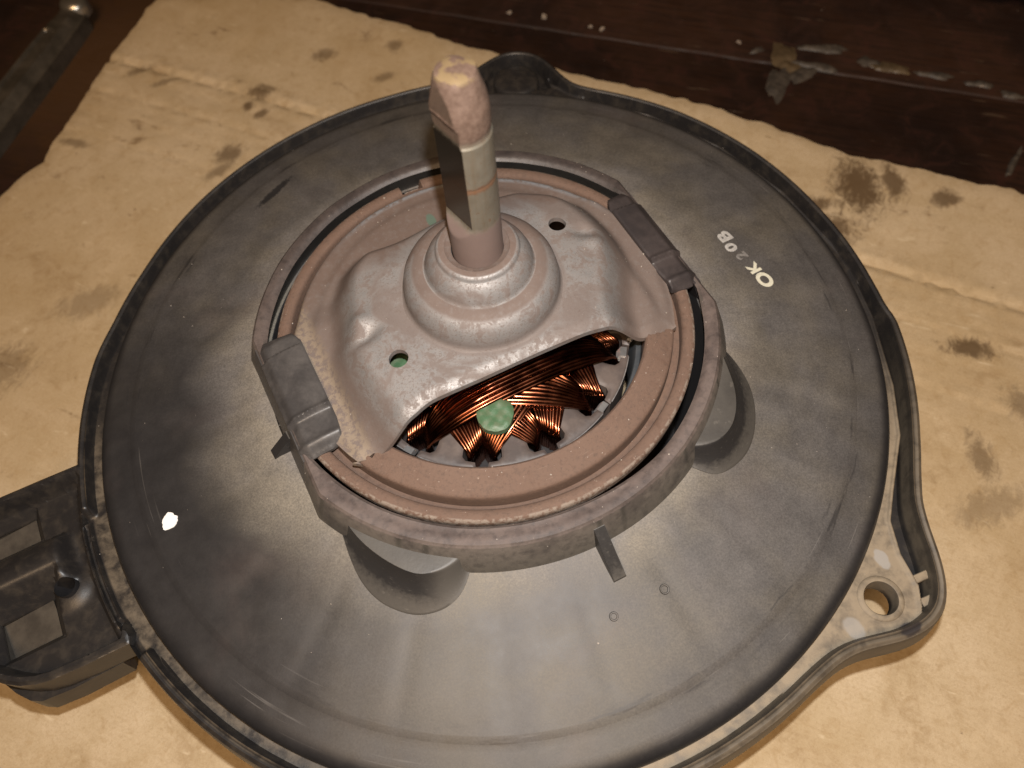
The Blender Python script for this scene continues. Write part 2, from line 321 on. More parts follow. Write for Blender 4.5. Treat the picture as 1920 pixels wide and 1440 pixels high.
    h = g.f('ADD', g.f('ADD', g.f('MULTIPLY', n3, 0.5), g.f('MULTIPLY', nf, 0.35)), g.f('MULTIPLY', fib, 0.6))
    return g.done(col, g.lerp(tot, 0.75, 0.5), 0, h, 0.35, 0.35, 0.35)

def m_bench():
    g = G('oil_soaked_bench_wood')
    n1 = g.noise(0.018, 4, 0.6, 0.5); n2 = g.noise(0.09, 5, 0.65, 0.8); n3 = g.noise(0.6, 4, 0.7)
    a = math.radians(-24)
    p = g.f('ADD', g.f('MULTIPLY', g.x, math.cos(a)), g.f('MULTIPLY', g.y, math.sin(a)))
    q = g.f('ADD', g.f('MULTIPLY', g.x, -math.sin(a)), g.f('MULTIPLY', g.y, math.cos(a)))
    gr = g.noise(1.0, 5, 0.65, 0.4, g.vec(g.f('MULTIPLY', p, 0.03), g.f('MULTIPLY', q, 0.5), 0.0))
    col = g.mix(g.step(n1, 0.35, 0.65), (0.014, 0.0065, 0.0045), (0.030, 0.013, 0.007))
    col = g.mix(g.f('MULTIPLY', g.step(gr, 0.4, 0.7), 0.6), col, (0.008, 0.004, 0.003))
    col = g.mix(g.f('MULTIPLY', g.step(n2, 0.5, 0.68), 0.6), col, (0.034, 0.011, 0.006))
    left = g.spot(-138, 188, 30, 22, n2, 30, 1.0, 1.5, -0.4); col = g.mix(g.f('MULTIPLY', left, 0.75), col, (0.075, 0.038, 0.016))
    sc1 = g.f('MULTIPLY', g.step(g.noise(1.0, 3, 0.5, 0.3, g.vec(g.f('MULTIPLY', p, 0.05), g.f('MULTIPLY', q, 0.45), 4.0)), 0.67, 0.74), 0.35)
    col = g.mix(sc1, col, (0.13, 0.09, 0.06))
    spk = g.f('MULTIPLY', g.step(g.vor(0.11), 0.0, 0.06, 1.0, 0.0), g.step(n3, 0.5, 0.6)); col = g.mix(spk, col, (0.22, 0.18, 0.15))
    h = g.f('ADD', g.f('MULTIPLY', gr, 0.8), g.f('ADD', n2, g.f('MULTIPLY', n3, 0.3)))
    return g.done(col, g.step(n2, 0.3, 0.7, 0.50, 0.72), 0, h, 0.35, 0.5, 0.25)

def m_putty():
    g = G('green_balance_putty'); n = g.noise(0.5, 4); nf = g.noise(3, 4, 0.7)
    col = g.mix(g.step(n, 0.4, 0.62), (0.050, 0.108, 0.050), (0.082, 0.115, 0.062))
    col = g.mix(g.f('MULTIPLY', g.step(nf, 0.55, 0.7), 0.3), col, (0.15, 0.19, 0.13))
    return g.done(col, 0.5, 0, nf, 0.3, 0.2)

def m_paint(name, c, fade):
    g = G(name); n = g.noise(1.6, 4, 0.7); 
    col = g.mix(g.f('MULTIPLY', g.step(n, 0.35, 0.65), fade), c, (0.085, 0.075, 0.068))
    return g.done(col, 0.6, 0, n, 0.2, 0.1)

def m_pad():
    g = G('clean_black_plastic_pad'); n1 = g.noise(0.12, 4); n2 = g.noise(0.9, 5, 0.65)
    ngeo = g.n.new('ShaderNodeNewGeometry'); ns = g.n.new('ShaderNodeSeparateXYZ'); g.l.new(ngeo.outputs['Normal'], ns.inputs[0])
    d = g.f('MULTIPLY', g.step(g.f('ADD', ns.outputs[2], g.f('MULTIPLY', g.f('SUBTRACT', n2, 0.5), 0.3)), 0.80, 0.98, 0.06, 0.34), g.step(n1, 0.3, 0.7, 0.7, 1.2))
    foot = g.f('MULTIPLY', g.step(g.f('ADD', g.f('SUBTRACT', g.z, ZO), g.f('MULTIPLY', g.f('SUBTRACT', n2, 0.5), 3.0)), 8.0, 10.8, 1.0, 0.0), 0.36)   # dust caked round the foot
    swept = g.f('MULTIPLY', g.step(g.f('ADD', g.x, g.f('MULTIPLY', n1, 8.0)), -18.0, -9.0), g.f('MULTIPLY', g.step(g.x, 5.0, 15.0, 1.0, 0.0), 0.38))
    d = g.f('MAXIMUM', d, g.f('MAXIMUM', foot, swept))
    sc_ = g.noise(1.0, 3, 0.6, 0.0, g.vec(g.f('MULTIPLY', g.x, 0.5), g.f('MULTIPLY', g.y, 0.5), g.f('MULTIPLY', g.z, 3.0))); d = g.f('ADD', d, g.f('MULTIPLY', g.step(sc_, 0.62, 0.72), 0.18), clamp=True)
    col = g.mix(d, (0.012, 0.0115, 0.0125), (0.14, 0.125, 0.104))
    return g.done(col, g.lerp(d, 0.42, 0.7), 0, n2, 0.15, 0.25)

M = dict(pad=m_pad(), disc=m_disc(), flange=m_flange(), cradle=m_cradle(), clip=m_clip(), can=m_can(), steel=m_steel(), shaft=m_shaft(), copper=m_copper(),
    card=m_card(), bench=m_bench(), putty=m_putty(), cream=m_paint('cream_stamp_ink', (0.62, 0.60, 0.48), 0.2), grey_ink=m_paint('grey_stamp_ink', (0.46, 0.45, 0.43), 0.4),
    faint=m_paint('faint_stamp_ink', (0.22, 0.21, 0.20), 0.7), white=m_paint('white_paint', (0.82, 0.81, 0.78), 0.0),
    core=m_simple('armature_insulation', (0.062, 0.049, 0.045), (0.105, 0.082, 0.071), 0.55, 0, 0.2),
    magnet=m_simple('ferrite_magnet', (0.030, 0.034, 0.038), (0.050, 0.052, 0.055), 0.6, 0, 0.3),
    lam=m_simple('bright_lamination', (0.62, 0.61, 0.60), (0.75, 0.74, 0.73), 0.3, 0.9, 1.0),
    edge=m_simple('dull_core_edge', (0.16, 0.15, 0.145), (0.30, 0.28, 0.27), 0.45, 0.4, 0.8),
    dark=m_simple('dark_slot_paper', (0.010, 0.009, 0.010), (0.016, 0.014, 0.014), 0.7),
    insert=m_simple('grey_connector_plastic', (0.024, 0.021, 0.018), (0.055, 0.048, 0.039), 0.45, 0, 0.15),
    grain=m_simple('pale_dust_grain', (0.28, 0.24, 0.20), (0.42, 0.37, 0.32), 0.5, 0, 1.0),
    tool=m_simple('oily_tool_steel', (0.080, 0.068, 0.052), (0.16, 0.135, 0.105), 0.36, 0.7, 0.12),
    tip=m_simple('bright_tool_steel', (0.30, 0.27, 0.22), (0.45, 0.41, 0.35), 0.3, 0.9, 0.2),
    rubber=m_simple('black_rubber', (0.006, 0.006, 0.007), (0.012, 0.011, 0.012), 0.6, 0, 0.2),
    glue=m_simple('dried_glue', (0.05, 0.034, 0.018), (0.10, 0.070, 0.038), 0.5, 0, 0.12, 0.4),
    glue_pale=m_simple('pale_residue', (0.026, 0.021, 0.017), (0.062, 0.050, 0.039), 0.6, 0, 0.3, 0.4),
    chip=m_simple('pale_chip', (0.20, 0.16, 0.13), (0.34, 0.29, 0.24), 0.4, 0, 0.5))

# ------------------------------------------------------------------ mesh helpers (input in mm, flange level z = 0)
def obj(name, V, F, mat, parent=None, smooth=35, kind=None, loc=None):
    me = bpy.data.meshes.new(name)
    V = np.asarray(V, float).copy()
    V[:, 2] += ZO; V *= MM
    me.from_pydata(V.tolist(), [], [list(map(int, f)) for f in F]); me.update()
    if smooth:
        me.polygons.foreach_set('use_smooth', np.ones(len(me.polygons), bool))
        me.set_sharp_from_angle(angle=math.radians(smooth))
    me.materials.append(mat)
    o = bpy.data.objects.new(name, me); C.objects.link(o)
    if parent is not None:
        o.parent = parent
        if parent.type == 'EMPTY': o.location = -parent.location
    if kind: o['kind'] = kind
    return o
def thing(name, label, cat, loc, group=None):
    o = bpy.data.objects.new(name, None); C.objects.link(o); o.location = loc; o.empty_display_size = 0.02
    tag(o, label, cat, group); return o
def tag(o, label, cat, group=None):
    o['label'] = label; o['category'] = cat
    if group: o['group'] = group
def cat_mesh(parts):
    V = []; F = []; n = 0
    for v, f in parts:
        v = np.asarray(v, float); V.append(v); F += [[i + n for i in q] for q in f]; n += len(v)
    return np.vstack(V), F
def lathe(prof, seg=128, c=(0, 0), zmod=None, closed=False, a0=0.0, a1=360.0):
    full = abs(a1 - a0 - 360) < 1e-6
    ns = seg if full else seg + 1
    T = np.radians(a0 + (a1 - a0) * np.arange(ns) / seg)
    P = np.asarray(prof, float); k = len(P)
    V = np.zeros((ns, k, 3))
    V[:, :, 0] = np.cos(T)[:, None] * P[None, :, 0]; V[:, :, 1] = np.sin(T)[:, None] * P[None, :, 0]; V[:, :, 2] = P[None, :, 1]
    V = V.reshape(-1, 3)
    if zmod is not None: V[:, 2] += zmod(V[:, 0], V[:, 1], V[:, 2])
    V[:, 0] += c[0]; V[:, 1] += c[1]
    F = []
    for i in range(seg):
        j = (i + 1) % ns
        for q in range(k if closed else k - 1):
            p = (q + 1) % k
            F.append([i * k + q, j * k + q, j * k + p, i * k + p][::-1])
    return V, F
def sdf(P, poly):                       # + inside
    P = np.asarray(P, float); A = np.asarray(poly, float); B = np.roll(A, -1, 0)
    out = np.empty(len(P))
    for s in range(0, len(P), 4000):
        p = P[s:s + 4000][:, None, :]; d = B - A; ap = p - A[None]
        t = np.clip((ap * d).sum(2) / np.maximum((d * d).sum(1), 1e-12), 0, 1)
        dist = np.sqrt(((ap - t[..., None] * d) ** 2).sum(2)).min(1)
        y = p[:, :, 1]; x = p[:, :, 0]
        cr = ((A[:, 1] > y) != (B[:, 1] > y)) & (x < d[:, 0] * (y - A[:, 1]) / np.where(d[:, 1] == 0, 1e-12, d[:, 1]) + A[:, 0])
        out[s:s + 4000] = np.where(cr.sum(1) % 2 == 1, dist, -dist)
    return out
def resample(poly, step, closed=True):
    P = np.asarray(poly, float); Q = np.vstack([P, P[:1]]) if closed else P
    out = []
    for a, b in zip(Q[:-1], Q[1:]):
        n = max(1, int(np.ceil(np.hypot(*(b - a)) / step)))
        for i in range(n): out.append(a + (b - a) * i / n)
    if not closed: out.append(Q[-1])
    return np.array(out)
def smooth_poly(poly, it=2, closed=True):
    P = np.asarray(poly, float)
    for _ in range(it):
        if closed:
            N = np.roll(P, -1, 0); P = np.stack([P * .75 + N * .25, P * .25 + N * .75], 1).reshape(-1, 2)
        else:
            N = P[1:]; Q = P[:-1]; P = np.vstack([P[:1], np.stack([Q * .75 + N * .25, Q * .25 + N * .75], 1).reshape(-1, 2), P[-1:]])
    return P
def circle(c, r, n=48): t = np.arange(n) * 2 * math.pi / n; return np.stack([c[0] + r * np.cos(t), c[1] + r * np.sin(t)], 1)
def offset_in(poly, d):
    P = np.asarray(poly, float); a = P - np.roll(P, 1, 0); b = np.roll(P, -1, 0) - P
    t = a / np.maximum(np.hypot(a[:, 0], a[:, 1]), 1e-9)[:, None] + b / np.maximum(np.hypot(b[:, 0], b[:, 1]), 1e-9)[:, None]
    t /= np.maximum(np.hypot(t[:, 0], t[:, 1]), 1e-9)[:, None]
    n = np.stack([-t[:, 1], t[:, 0]], 1)
    area = (P[:, 0] * np.roll(P[:, 1], -1) - np.roll(P[:, 0], -1) * P[:, 1]).sum()
    return P + n * d * (1 if area > 0 else -1)
def sheet(outline, zfun, step, thick=None, zbot=None, holes=(), insets=(), extra=(), flare=0.0, bstep=None, bottom=False):
    bstep = bstep or step
    loops = [resample(outline, bstep)] + [resample(h, bstep) for h in holes]
    pts = np.vstack(loops); E = []; n = 0
    for L in loops:
        E += [(n + i, n + (i + 1) % len(L)) for i in range(len(L))]; n += len(L)
    mn = loops[0].min(0); mx = loops[0].max(0)
    gx, gy = np.meshgrid(np.arange(mn[0], mx[0], step), np.arange(mn[1], mx[1], step * 0.87))
    gx = gx + (np.arange(gx.shape[0]) % 2)[:, None] * step * 0.5
    I = np.stack([gx.ravel(), gy.ravel()], 1)
    D = sdf(I, loops[0])
    for h in loops[1:]: D = np.minimum(D, -sdf(I, h))
    dmin = max([bstep * 0.5] + [d + bstep * 0.4 for d in insets]); I = I[D > dmin]
    X = []
    for d in insets:
        X.append(offset_in(loops[0], d))
        for h in loops[1:]: X.append(offset_in(h, -d))
    for e in extra: X.append(np.asarray(e, float))
    if X:
        X = np.vstack(X); D = sdf(X, loops[0])
        for h in loops[1:]: D = np.minimum(D, -sdf(X, h))
        X = X[D > bstep * 0.15]
        # thin grid points that sit on the extra points
        if len(extra):
            Ex = np.vstack([np.asarray(e, float) for e in extra])
            keep = np.ones(len(I), bool)
            for s in range(0, len(I), 3000):
                keep[s:s + 3000] = (((I[s:s + 3000][:, None] - Ex[None]) ** 2).sum(2).min(1)) > (step * 0.35) ** 2
            I = I[keep]
        I = np.vstack([I, X])
    A = np.vstack([pts, I])
    r = delaunay_2d_cdt([Vector((float(a), float(b))) for a, b in A], E, [], 0, 1e-4)
    V2 = np.array([(v.x, v.y) for v in r[0]]); T = np.array([f for f in r[2] if len(f) == 3])
    cen = V2[T].mean(1); ok = sdf(cen, loops[0]) > 0
    for h in loops[1:]: ok &= sdf(cen, h) < 0
    T = T[ok]
    a = V2[T[:, 1]] - V2[T[:, 0]]; b = V2[T[:, 2]] - V2[T[:, 0]]
    fl = (a[:, 0] * b[:, 1] - a[:, 1] * b[:, 0]) < 0; T[fl] = T[fl][:, ::-1]
    used = np.unique(T); mp = -np.ones(len(V2), int); mp[used] = np.arange(len(used)); V2 = V2[used]; T = mp[T]
    z = zfun(V2[:, 0], V2[:, 1]); V = np.column_stack([V2, z]); F = T.tolist()
    if thick is not None or zbot is not None:
        cnt = {}
        for t in F:
            for q in range(3):
                e = (t[q], t[(q + 1) % 3]); cnt[tuple(sorted(e))] = None if tuple(sorted(e)) in cnt else e
        be = [e for e in cnt.values() if e]
        nb = len(V); zb = (z - thick) if zbot is None else np.full(len(z), zbot)
        VB = np.column_stack([V2 * (1 + flare), zb])
        if bottom:
            V = np.vstack([V, VB]); F = F + [[q + nb for q in t[::-1]] for t in F]; idx = {i: i + nb for i in range(nb)}
        else:
            bi = sorted({i for e in be for i in e}); idx = {i: nb + k for k, i in enumerate(bi)}; V = np.vstack([V, VB[bi]])
        for i, j in be: F.append([j, i, idx[i], idx[j]])
    return V, F
def ss(x, a, b):
    t = np.clip((np.asarray(x, float) - a) / (b - a), 0, 1); return t * t * (3 - 2 * t)
def box(u, a, b, w): return ss(u, a - w, a + w) * (1 - ss(u, b - w, b + w))
def tube(path, rad, sides=6, cap=True):
    P = np.asarray(path, float); n = len(P); T = np.gradient(P, axis=0); T /= np.maximum(np.linalg.norm(T, axis=1), 1e-9)[:, None]
    up = np.array([0, 0, 1.0]) if abs(T[0][2]) < 0.9 else np.array([1.0, 0, 0])
    V = []; nrm = np.cross(T[0], up); nrm /= np.linalg.norm(nrm)
    rad = np.broadcast_to(rad, (n,))
    for i in range(n):
        nrm = nrm - T[i] * nrm.dot(T[i]); nrm /= max(np.linalg.norm(nrm), 1e-9); bn = np.cross(T[i], nrm)
        for k in range(sides):
            a = 2 * math.pi * k / sides; V.append(P[i] + rad[i] * (math.cos(a) * nrm + math.sin(a) * bn))
    F = [[i * sides + k, i * sides + (k + 1) % sides, (i + 1) * sides + (k + 1) % sides, (i + 1) * sides + k] for i in range(n - 1) for k in range(sides)]
    if cap: F.append(list(range(sides))[::-1]); F.append([(n - 1) * sides + k for k in range(sides)])
    return V, F
def spline(ctrl, n):
    P = np.asarray(ctrl, float); P = np.vstack([2 * P[0] - P[1], P, 2 * P[-1] - P[-2]]); m = len(P) - 3; out = []
    for s in np.linspace(0, m - 1e-6, n):
        i = int(s); t = s - i; a, b, c, d = P[i:i + 4]
        out.append(0.5 * ((2 * b) + (-a + c) * t + (2 * a - 5 * b + 4 * c - d) * t * t + (-a + 3 * b - 3 * c + d) * t ** 3))
    return np.array(out)
UA = math.radians(20.3); UC, US = math.cos(UA), math.sin(UA)
def uv(x, y): return x * UC + y * US, -x * US + y * UC
def xy(u, v): return u * UC - v * US, u * US + v * UC
def UV(pts): return np.array([xy(u, v) for u, v in pts])
def blob(c, r, n=24, jag=0.25, ax=1.0, ang=0.0, seed=0):
    R = np.random.default_rng(seed); t = np.arange(n) * 2 * math.pi / n
    k = 1 + jag * (0.6 * np.sin(2 * t + R.uniform(0, 6)) * R.uniform(.3, 1) + 0.5 * np.sin(3 * t + R.uniform(0, 6)) + 0.35 * np.sin(5 * t + R.uniform(0, 6)) + 0.4 * R.normal(size=n) * 0.5)
    x = r * ax * k * np.cos(t); y = r * k * np.sin(t)
    return np.stack([c[0] + x * math.cos(ang) - y * math.sin(ang), c[1] + x * math.sin(ang) + y * math.cos(ang)], 1)

# ------------------------------------------------------------------ setting: bench boards
ZB = -43.0
seam = lambda x: 155.0 - (x - 85.0) * 0.437
def board(y_side):
    far = 900 if y_side > 0 else -700
    xs = np.array([-900, -300, 85, 204, 400, 900.0])
    e = [(x, seam(x) + y_side * (0.35 + 0.25 * math.sin(x * 0.21))) for x in np.linspace(-700, 700, 120)]
    return np.array(e + [(700, far), (-700, far)]) if y_side < 0 else np.array(e[::-1] + [(-700, far), (700, far)])
bench = None
for s in (-1, 1):
    ol = board(s)
    # plain board: edge quads, small roll-off at the joint
    e = ol[:120]; far = ol[120:]
    rows = []
    for k, (dd, dz) in enumerate(((0, -0.9), (0.5, -0.25), (1.4, 0.0))):
        rows.append(np.column_stack([e[:, 0], e[:, 1] + s * dd, np.full(120, ZB + dz)]))
    rows.append(np.column_stack([e[:, 0], np.full(120, far[0][1]), np.full(120, ZB)]))
    rows.insert(0, np.column_stack([e[:, 0], e[:, 1], np.full(120, ZB - 25.0)]))
    V = np.vstack(rows); F = [[r * 120 + i, r * 120 + i + 1, (r + 1) * 120 + i + 1, (r + 1) * 120 + i] for r in range(4) for i in range(119)]
    if bench is None:
        bench = obj('bench_top', np.array([(-700, -700, ZB - 25.5), (700, -700, ZB - 25.5), (700, 900, ZB - 25.5), (-700, 900, ZB - 25.5)]), [[0, 1, 2, 3]], M['bench'], None, 0, 'structure')
    obj('plank', V, F, M['bench'], bench, 30)
gl = [((127, 143), 5.0, 1.2, .8, 'glue'), ((127.5, 136), 4.2, 1.0, 1.3, 'glue'), ((121, 128), 3.6, 3.0, 1.05, 'glue_pale'), ((131, 131), 3.4, 1.8, .5, 'glue_pale'), ((137, 134.5), 2.0, 5.0, -.42, 'glue_pale'),
      ((157, 133), 3.0, 1.3, -.4, 'glue_pale'), ((164, 128.4), 2.6, 3.0, -.42, 'glue'), ((178, 122), 1.8, 4.0, -.4, 'glue_pale'), ((192, 114.5), 1.9, 2.6, -.4, 'glue_pale'), ((201, 107), 2.2, 1.6, -.5, 'glue_pale'), ((143, 143.5), 2.2, 4.6, -.3, 'glue_pale'), ((118, 147), 1.3, 2.5, .3, 'glue_pale'), ((188, 76), 1.0, 9.0, .86, 'glue_pale')]
for i, (c, r, ax, an, mk) in enumerate(gl):
    ol = blob(c, r, 30, .28, ax, an, i + 3)
    fn = lambda x, y, ol=ol, r=r: ZB + 0.05 + 0.9 * ss(sdf(np.stack([x, y], 1), ol), 0, r * 0.6) * (1 + 0.25 * np.sin(x * 2.1) * np.cos(y * 1.7))
    V, F = sheet(ol, fn, 1.0, zbot=ZB - 0.2); obj('glue_residue', V, F, M[mk], bench, 60)

# ------------------------------------------------------------------ cardboard
ZC = -40.0
edge = [(-260, -110), (-225, -40), (-195, 50), (-171, 104), (-164.4, 118.8), (-158, 128), (-151.5, 133), (-150, 141), (-143, 158), (-139, 171), (-134.3, 184.6), (-131, 192), (-124, 207), (-121.5, 215), (-117, 221),
        (-80, 220), (-53, 209.5), (-46, 204), (-40.4, 199.5), (-20, 188), (3.0, 171.0), (22, 158.5), (40, 148.5), (60, 137.5), (83.1, 123.2), (92, 119.5), (103, 110), (118.9, 97.8), (133, 87), (149.9, 78.8), (165, 70), (183.4, 61.6), (230, 38), (290, 5), (260, -260), (-240, -260)]
E2 = resample(np.array(edge), 1.3); R_ = np.random.default_rng(3)
jit = np.convolve(np.pad(R_.normal(size=len(E2)), 2, mode='wrap'), [.2, .3, .3, .2, .1], 'same')[2:-2] * 0.8
E2 = offset_in(E2, 0.0) + np.stack([jit * 0.7, jit], 1)
ca, sa = math.cos(math.radians(-29.5)), math.sin(math.radians(-29.5))
def zcard(x, y):
    q = -x * sa + y * ca; p = x * ca + y * sa
    z = ZC + 0.35 * np.sin(x * 0.021 + 1) * np.cos(y * 0.017) + 0.10 * np.sin(q * 0.9)
    for q0, a, wd in ((95.5, -0.9, 1.3), (78.5, -0.45, 1.1), (57.0, -0.35, 1.3)):
        wob = q0 + 1.2 * np.sin(p * 0.03)
        z = z + a * np.exp(-((q - wob) / wd) ** 2) + 0.2 * np.exp(-((q - wob - 3) / 1.6) ** 2)
    d = ss(sdf(np.stack([x, y], 1), E2), 0, 2.2)
    return z - 0.8 * (1 - d)
extra = [np.stack([(p * ca - q * sa), (p * sa + q * ca)], 1) for q in np.arange(52, 102, 0.9) for p in [np.arange(-260, 260, 5.0)]]
V, F = sheet(E2, zcard, 4.0, zbot=ZB + 0.02, bstep=1.4, extra=extra)
card = obj('cardboard_sheet', V, F, M['card'], None, 40)
tag(card, 'grease stained brown cardboard sheet with torn edges lying under the blower motor', 'cardboard')

# ------------------------------------------------------------------ blower motor
motor = thing('blower_motor', 'dusty black round blower motor with steel shaft and exposed copper windings on cardboard', 'motor', (0, 0, 0.003))
# cover disc ----------------------------------------------------------------
prof_r = np.array([51.0, 53.5, 55.5, 57, 60, 85.2, 86.6, 91.5, 93.0, 94.2, 95.0, 95.4])
prof_z = np.array([9.9, 10.0, 9.5, 9.1, 8.3, 2.35, 1.75, 0.65, 0.15, -0.8, -2.2, -6.5])
def zdisc(r): return np.interp(r, prof_r, prof_z)
pr = np.unique(np.concatenate([prof_r, np.arange(58, 92, 1.5)])); 
prof = [(r, float(np.interp(r, prof_r, prof_z))) for r in pr]
def dmod(x, y, z):
    r = np.hypot(x, y); t = np.degrees(np.arctan2(y, x))
    k = (t + 4) % 15.0; k = np.minimum(k, 15 - k) * math.pi / 180 * r
    return -0.16 * np.exp(-(k / 2.0) ** 2) * box(r, 62, 83, 4) + 0.10 * np.sin(np.radians(t) * 3 + 1) * box(r, 62, 84, 6)
V, F = lathe(prof, 480, zmod=dmod); disc = obj('cover_disc', V, F, M['disc'], motor, 30)
ol = blob((-74.3, -32.1), 1.75, 40, .16, 1.15, .4, 5)
V, F = sheet(ol, lambda x, y: zdisc(np.hypot(x, y)) + 0.06, 0.7, zbot=0); obj('paint_dot', V, F, M['white'], disc, 60)
for c, r in (((28.8, -62.6), .85), ((17.7, -66.5), .75)):
    t = np.linspace(0, 2 * math.pi, 29)[:-1]; pth = np.stack([c[0] + r * np.cos(t), c[1] + r * np.sin(t)], 1)
    pth = np.column_stack([np.vstack([pth, pth[:1]]), zdisc(np.hypot(*np.vstack([pth, pth[:1]]).T)) + 0.03])
    V, F = tube(pth, 0.2, 6, False); obj('mould_mark', V, F, M['disc'], disc, 60)
# stamped characters, reading from the rim inwards round the disc
rd = Vector((-0.46, 0.888, 0)).normalized(); upv = Vector((-0.888, -0.46, 0)).normalized()
for ch, (cx, cy), h, wx, mk in (('O', (69.8, 8.6), 4.2, 1.05, 'cream'), ('K', (67.9, 12.4), 3.5, .95, 'cream'), ('2', (66.0, 16.2), 3.4, .9, 'faint'), ('0', (64.0, 19.0), 3.4, 1.2, 'grey_ink'), ('B', (63.3, 22.8), 4.0, 1.1, 'grey_ink')):
    cu = bpy.data.curves.new('t', 'FONT'); cu.body = ch; cu.align_x = 'CENTER'; cu.align_y = 'CENTER'; cu.offset = 0.045; cu.resolution_u = 6
    to = bpy.data.objects.new('t', cu); C.objects.link(to); dg = bpy.context.evaluated_depsgraph_get(); dg.update()
    tm = bpy.data.meshes.new_from_object(to.evaluated_get(dg)); V = np.array([v.co[:] for v in tm.vertices]); F = [list(p.vertices) for p in tm.polygons]
    bpy.data.objects.remove(to); bpy.data.curves.remove(cu); bpy.data.meshes.remove(tm)
    c = (V.max(0) + V.min(0)) / 2; V = (V - c) * h / np.ptp(V[:, 1]); V[:, 0] *= wx
    X = cx + V[:, 0] * rd.x + V[:, 1] * upv.x; Y = cy + V[:, 0] * rd.y + V[:, 1] * upv.y
    obj('stamped_character', np.column_stack([X, Y, zdisc(np.hypot(X, Y)) + 0.14]), F, M[mk], disc, 0)
# flange --------------------------------------------------------------------
ft = [(-20, 101.6), (-25, 102.0), (-29, 103.0), (-32, 105.5), (-35, 109.0), (-38, 111.9), (-40.5, 112.8), (-43, 111.6), (-45.5, 108.8), (-48, 105.0), (-50, 102.4), (-52.5, 100.9), (-56, 100.2), (-66, 100.0), (-90, 100.0), (-120, 100.0), (-140, 100.2), (-160, 100.4), (-180, 100.6), (-190, 100.6),
      (-196, 99.6), (-206, 99.4), (-222, 100.4), (-240, 100.8), (-258, 101.2), (-268, 102.0), (-273, 104.5), (-276, 109.5), (-278.5, 113.2), (-281, 114.4), (-284, 113.2), (-286.5, 109.5), (-289, 104.2), (-291.5, 101.2), (-295, 100.6), (-310, 101.2), (-324, 101.0), (-340, 100.4), (-355, 100.3)]
th = np.array([a for a, _ in ft]); rr = np.array([b for _, b in ft])
tt = np.arange(0, 360, 0.8); tn = -((-tt) % 360)        # angles as negative
ordr = np.argsort(th); thx = np.concatenate([th[ordr] - 360, th[ordr], th[ordr] + 360]); rrx = np.tile(rr[ordr], 3)
rf = np.interp(tt, thx, rrx); ker = np.array([1, 2, 3, 2, 1]) / 9.0; rf = np.convolve(np.pad(rf, 2, mode='wrap'), ker, 'valid')
fl_out = np.stack([rf * np.cos(np.radians(tt)), rf * np.sin(np.radians(tt))], 1)
pocket = np.array([(97.2, 20), (98.0, 0), (96.0, -20), (92.9, -32.9), (89.7, -39.3), (86.4, -46.0), (83.4, -52.5), (82.9, -59.8), (84.2, -66.9), (83.2, -71.5), (81.5, -75.5), (88, -80), (105, -60), (115, -20), (115, 20), (100, 55), (60, 95), (38, 105), (30, 99.5), (40, 90), (58, 80), (75, 64), (88, 44)])
blug = np.array([(9.5, 97.5), (11, 104), (14.5, 109.5), (20, 111.6), (25.5, 109.5), (29, 104), (30, 97), (20, 96)])
tq = np.arange(0, 360, 0.2); rq = np.interp(tq, np.append(tt, 360), np.append(rf, rf[0])); FO = np.stack([rq * np.cos(np.radians(tq)), rq * np.sin(np.radians(tq))], 1)
drow = [0.0, 0.15, 0.4, 0.8, 1.3, 1.5, 1.7, 1.95, 2.2, 2.45, 2.7]; NI = 54
inner_c = np.stack([94.4 * np.cos(np.radians(tq)), 94.4 * np.sin(np.radians(tq))], 1); last = offset_in(FO, 2.7); ninn = offset_in(FO, 2.4)
rows = []
for k in range(NI):
    f = k / NI; P = inner_c * (1 - f) + last * f; rows.append((P, np.full(len(P), 9.0)))
for d in drow[::-1]: rows.append((offset_in(FO, d), np.full(len(FO), d)))
pin = np.array([(99, 20), (99, 0), (97.2, -20)])
def zflange(P, d):
    x, y = P[:, 0], P[:, 1]; r = np.hypot(x, y); a = np.degrees(np.arctan2(y, x)) % 360
    rim = 1 - ss(d, 2.0, 2.65); wing = box(a, 194.5, 216.0, 0.6); rim = rim * (1 - wing)
    z = -4.3 + 3.1 * rim; sp = sdf(P, pocket)
    z = z - 5.0 * ss(sp, -0.5, 0.7) * (1 - rim)
    z = z - 2.0 * ss(sdf(P, blug), -0.3, 0.5) * (1 - rim)
    z = z - 0.4 * np.exp(-((d - 1.5) / 0.2) ** 2) * rim
    z = z + 0.5 * np.exp(-((sp + 0.8) / 0.5) ** 2) * (1 - rim) * (1 - wing)
    z = z + 1.3 * box(r, 97.3, 97.9, 0.2) * box(a, 218, 300, 1.0) * (1 - rim)
    return z - 0.6 * (1 - ss(d, 0.0, 0.7))
V = [np.column_stack([P, zflange(P, d)]) for P, d in rows]
nq = len(FO); V.append(np.column_stack([FO * 1.003, np.full(nq, -2.6)])); V.append(np.column_stack([FO * 1.013, np.full(nq, -9.0)])); V.append(np.column_stack([FO * 0.995, np.full(nq, -9.0)]))
nr = len(V); V = np.vstack(V)
F = [[k * nq + i, (k + 1) * nq + i, (k + 1) * nq + (i + 1) % nq, k * nq + (i + 1) % nq] for k in range(nr - 1) for i in range(nq)]
HC = np.array([75.0, -68.4]); cen = np.array([V[f].mean(0)[:2] for f in F]); keep = np.hypot(*(cen - HC).T) > 3.9
F = [f for f, k in zip(F, keep) if k]
flange = obj('flange', V, F, M['flange'], motor, 40)
V, F = lathe([(3.3, -9.0), (3.35, -4.4), (3.6, -3.95), (4.1, -3.85), (4.8, -4.2), (5.2, -4.7)][::-1], 48, HC); obj('mounting_hole_rim', V, F, M['flange'], flange, 40)
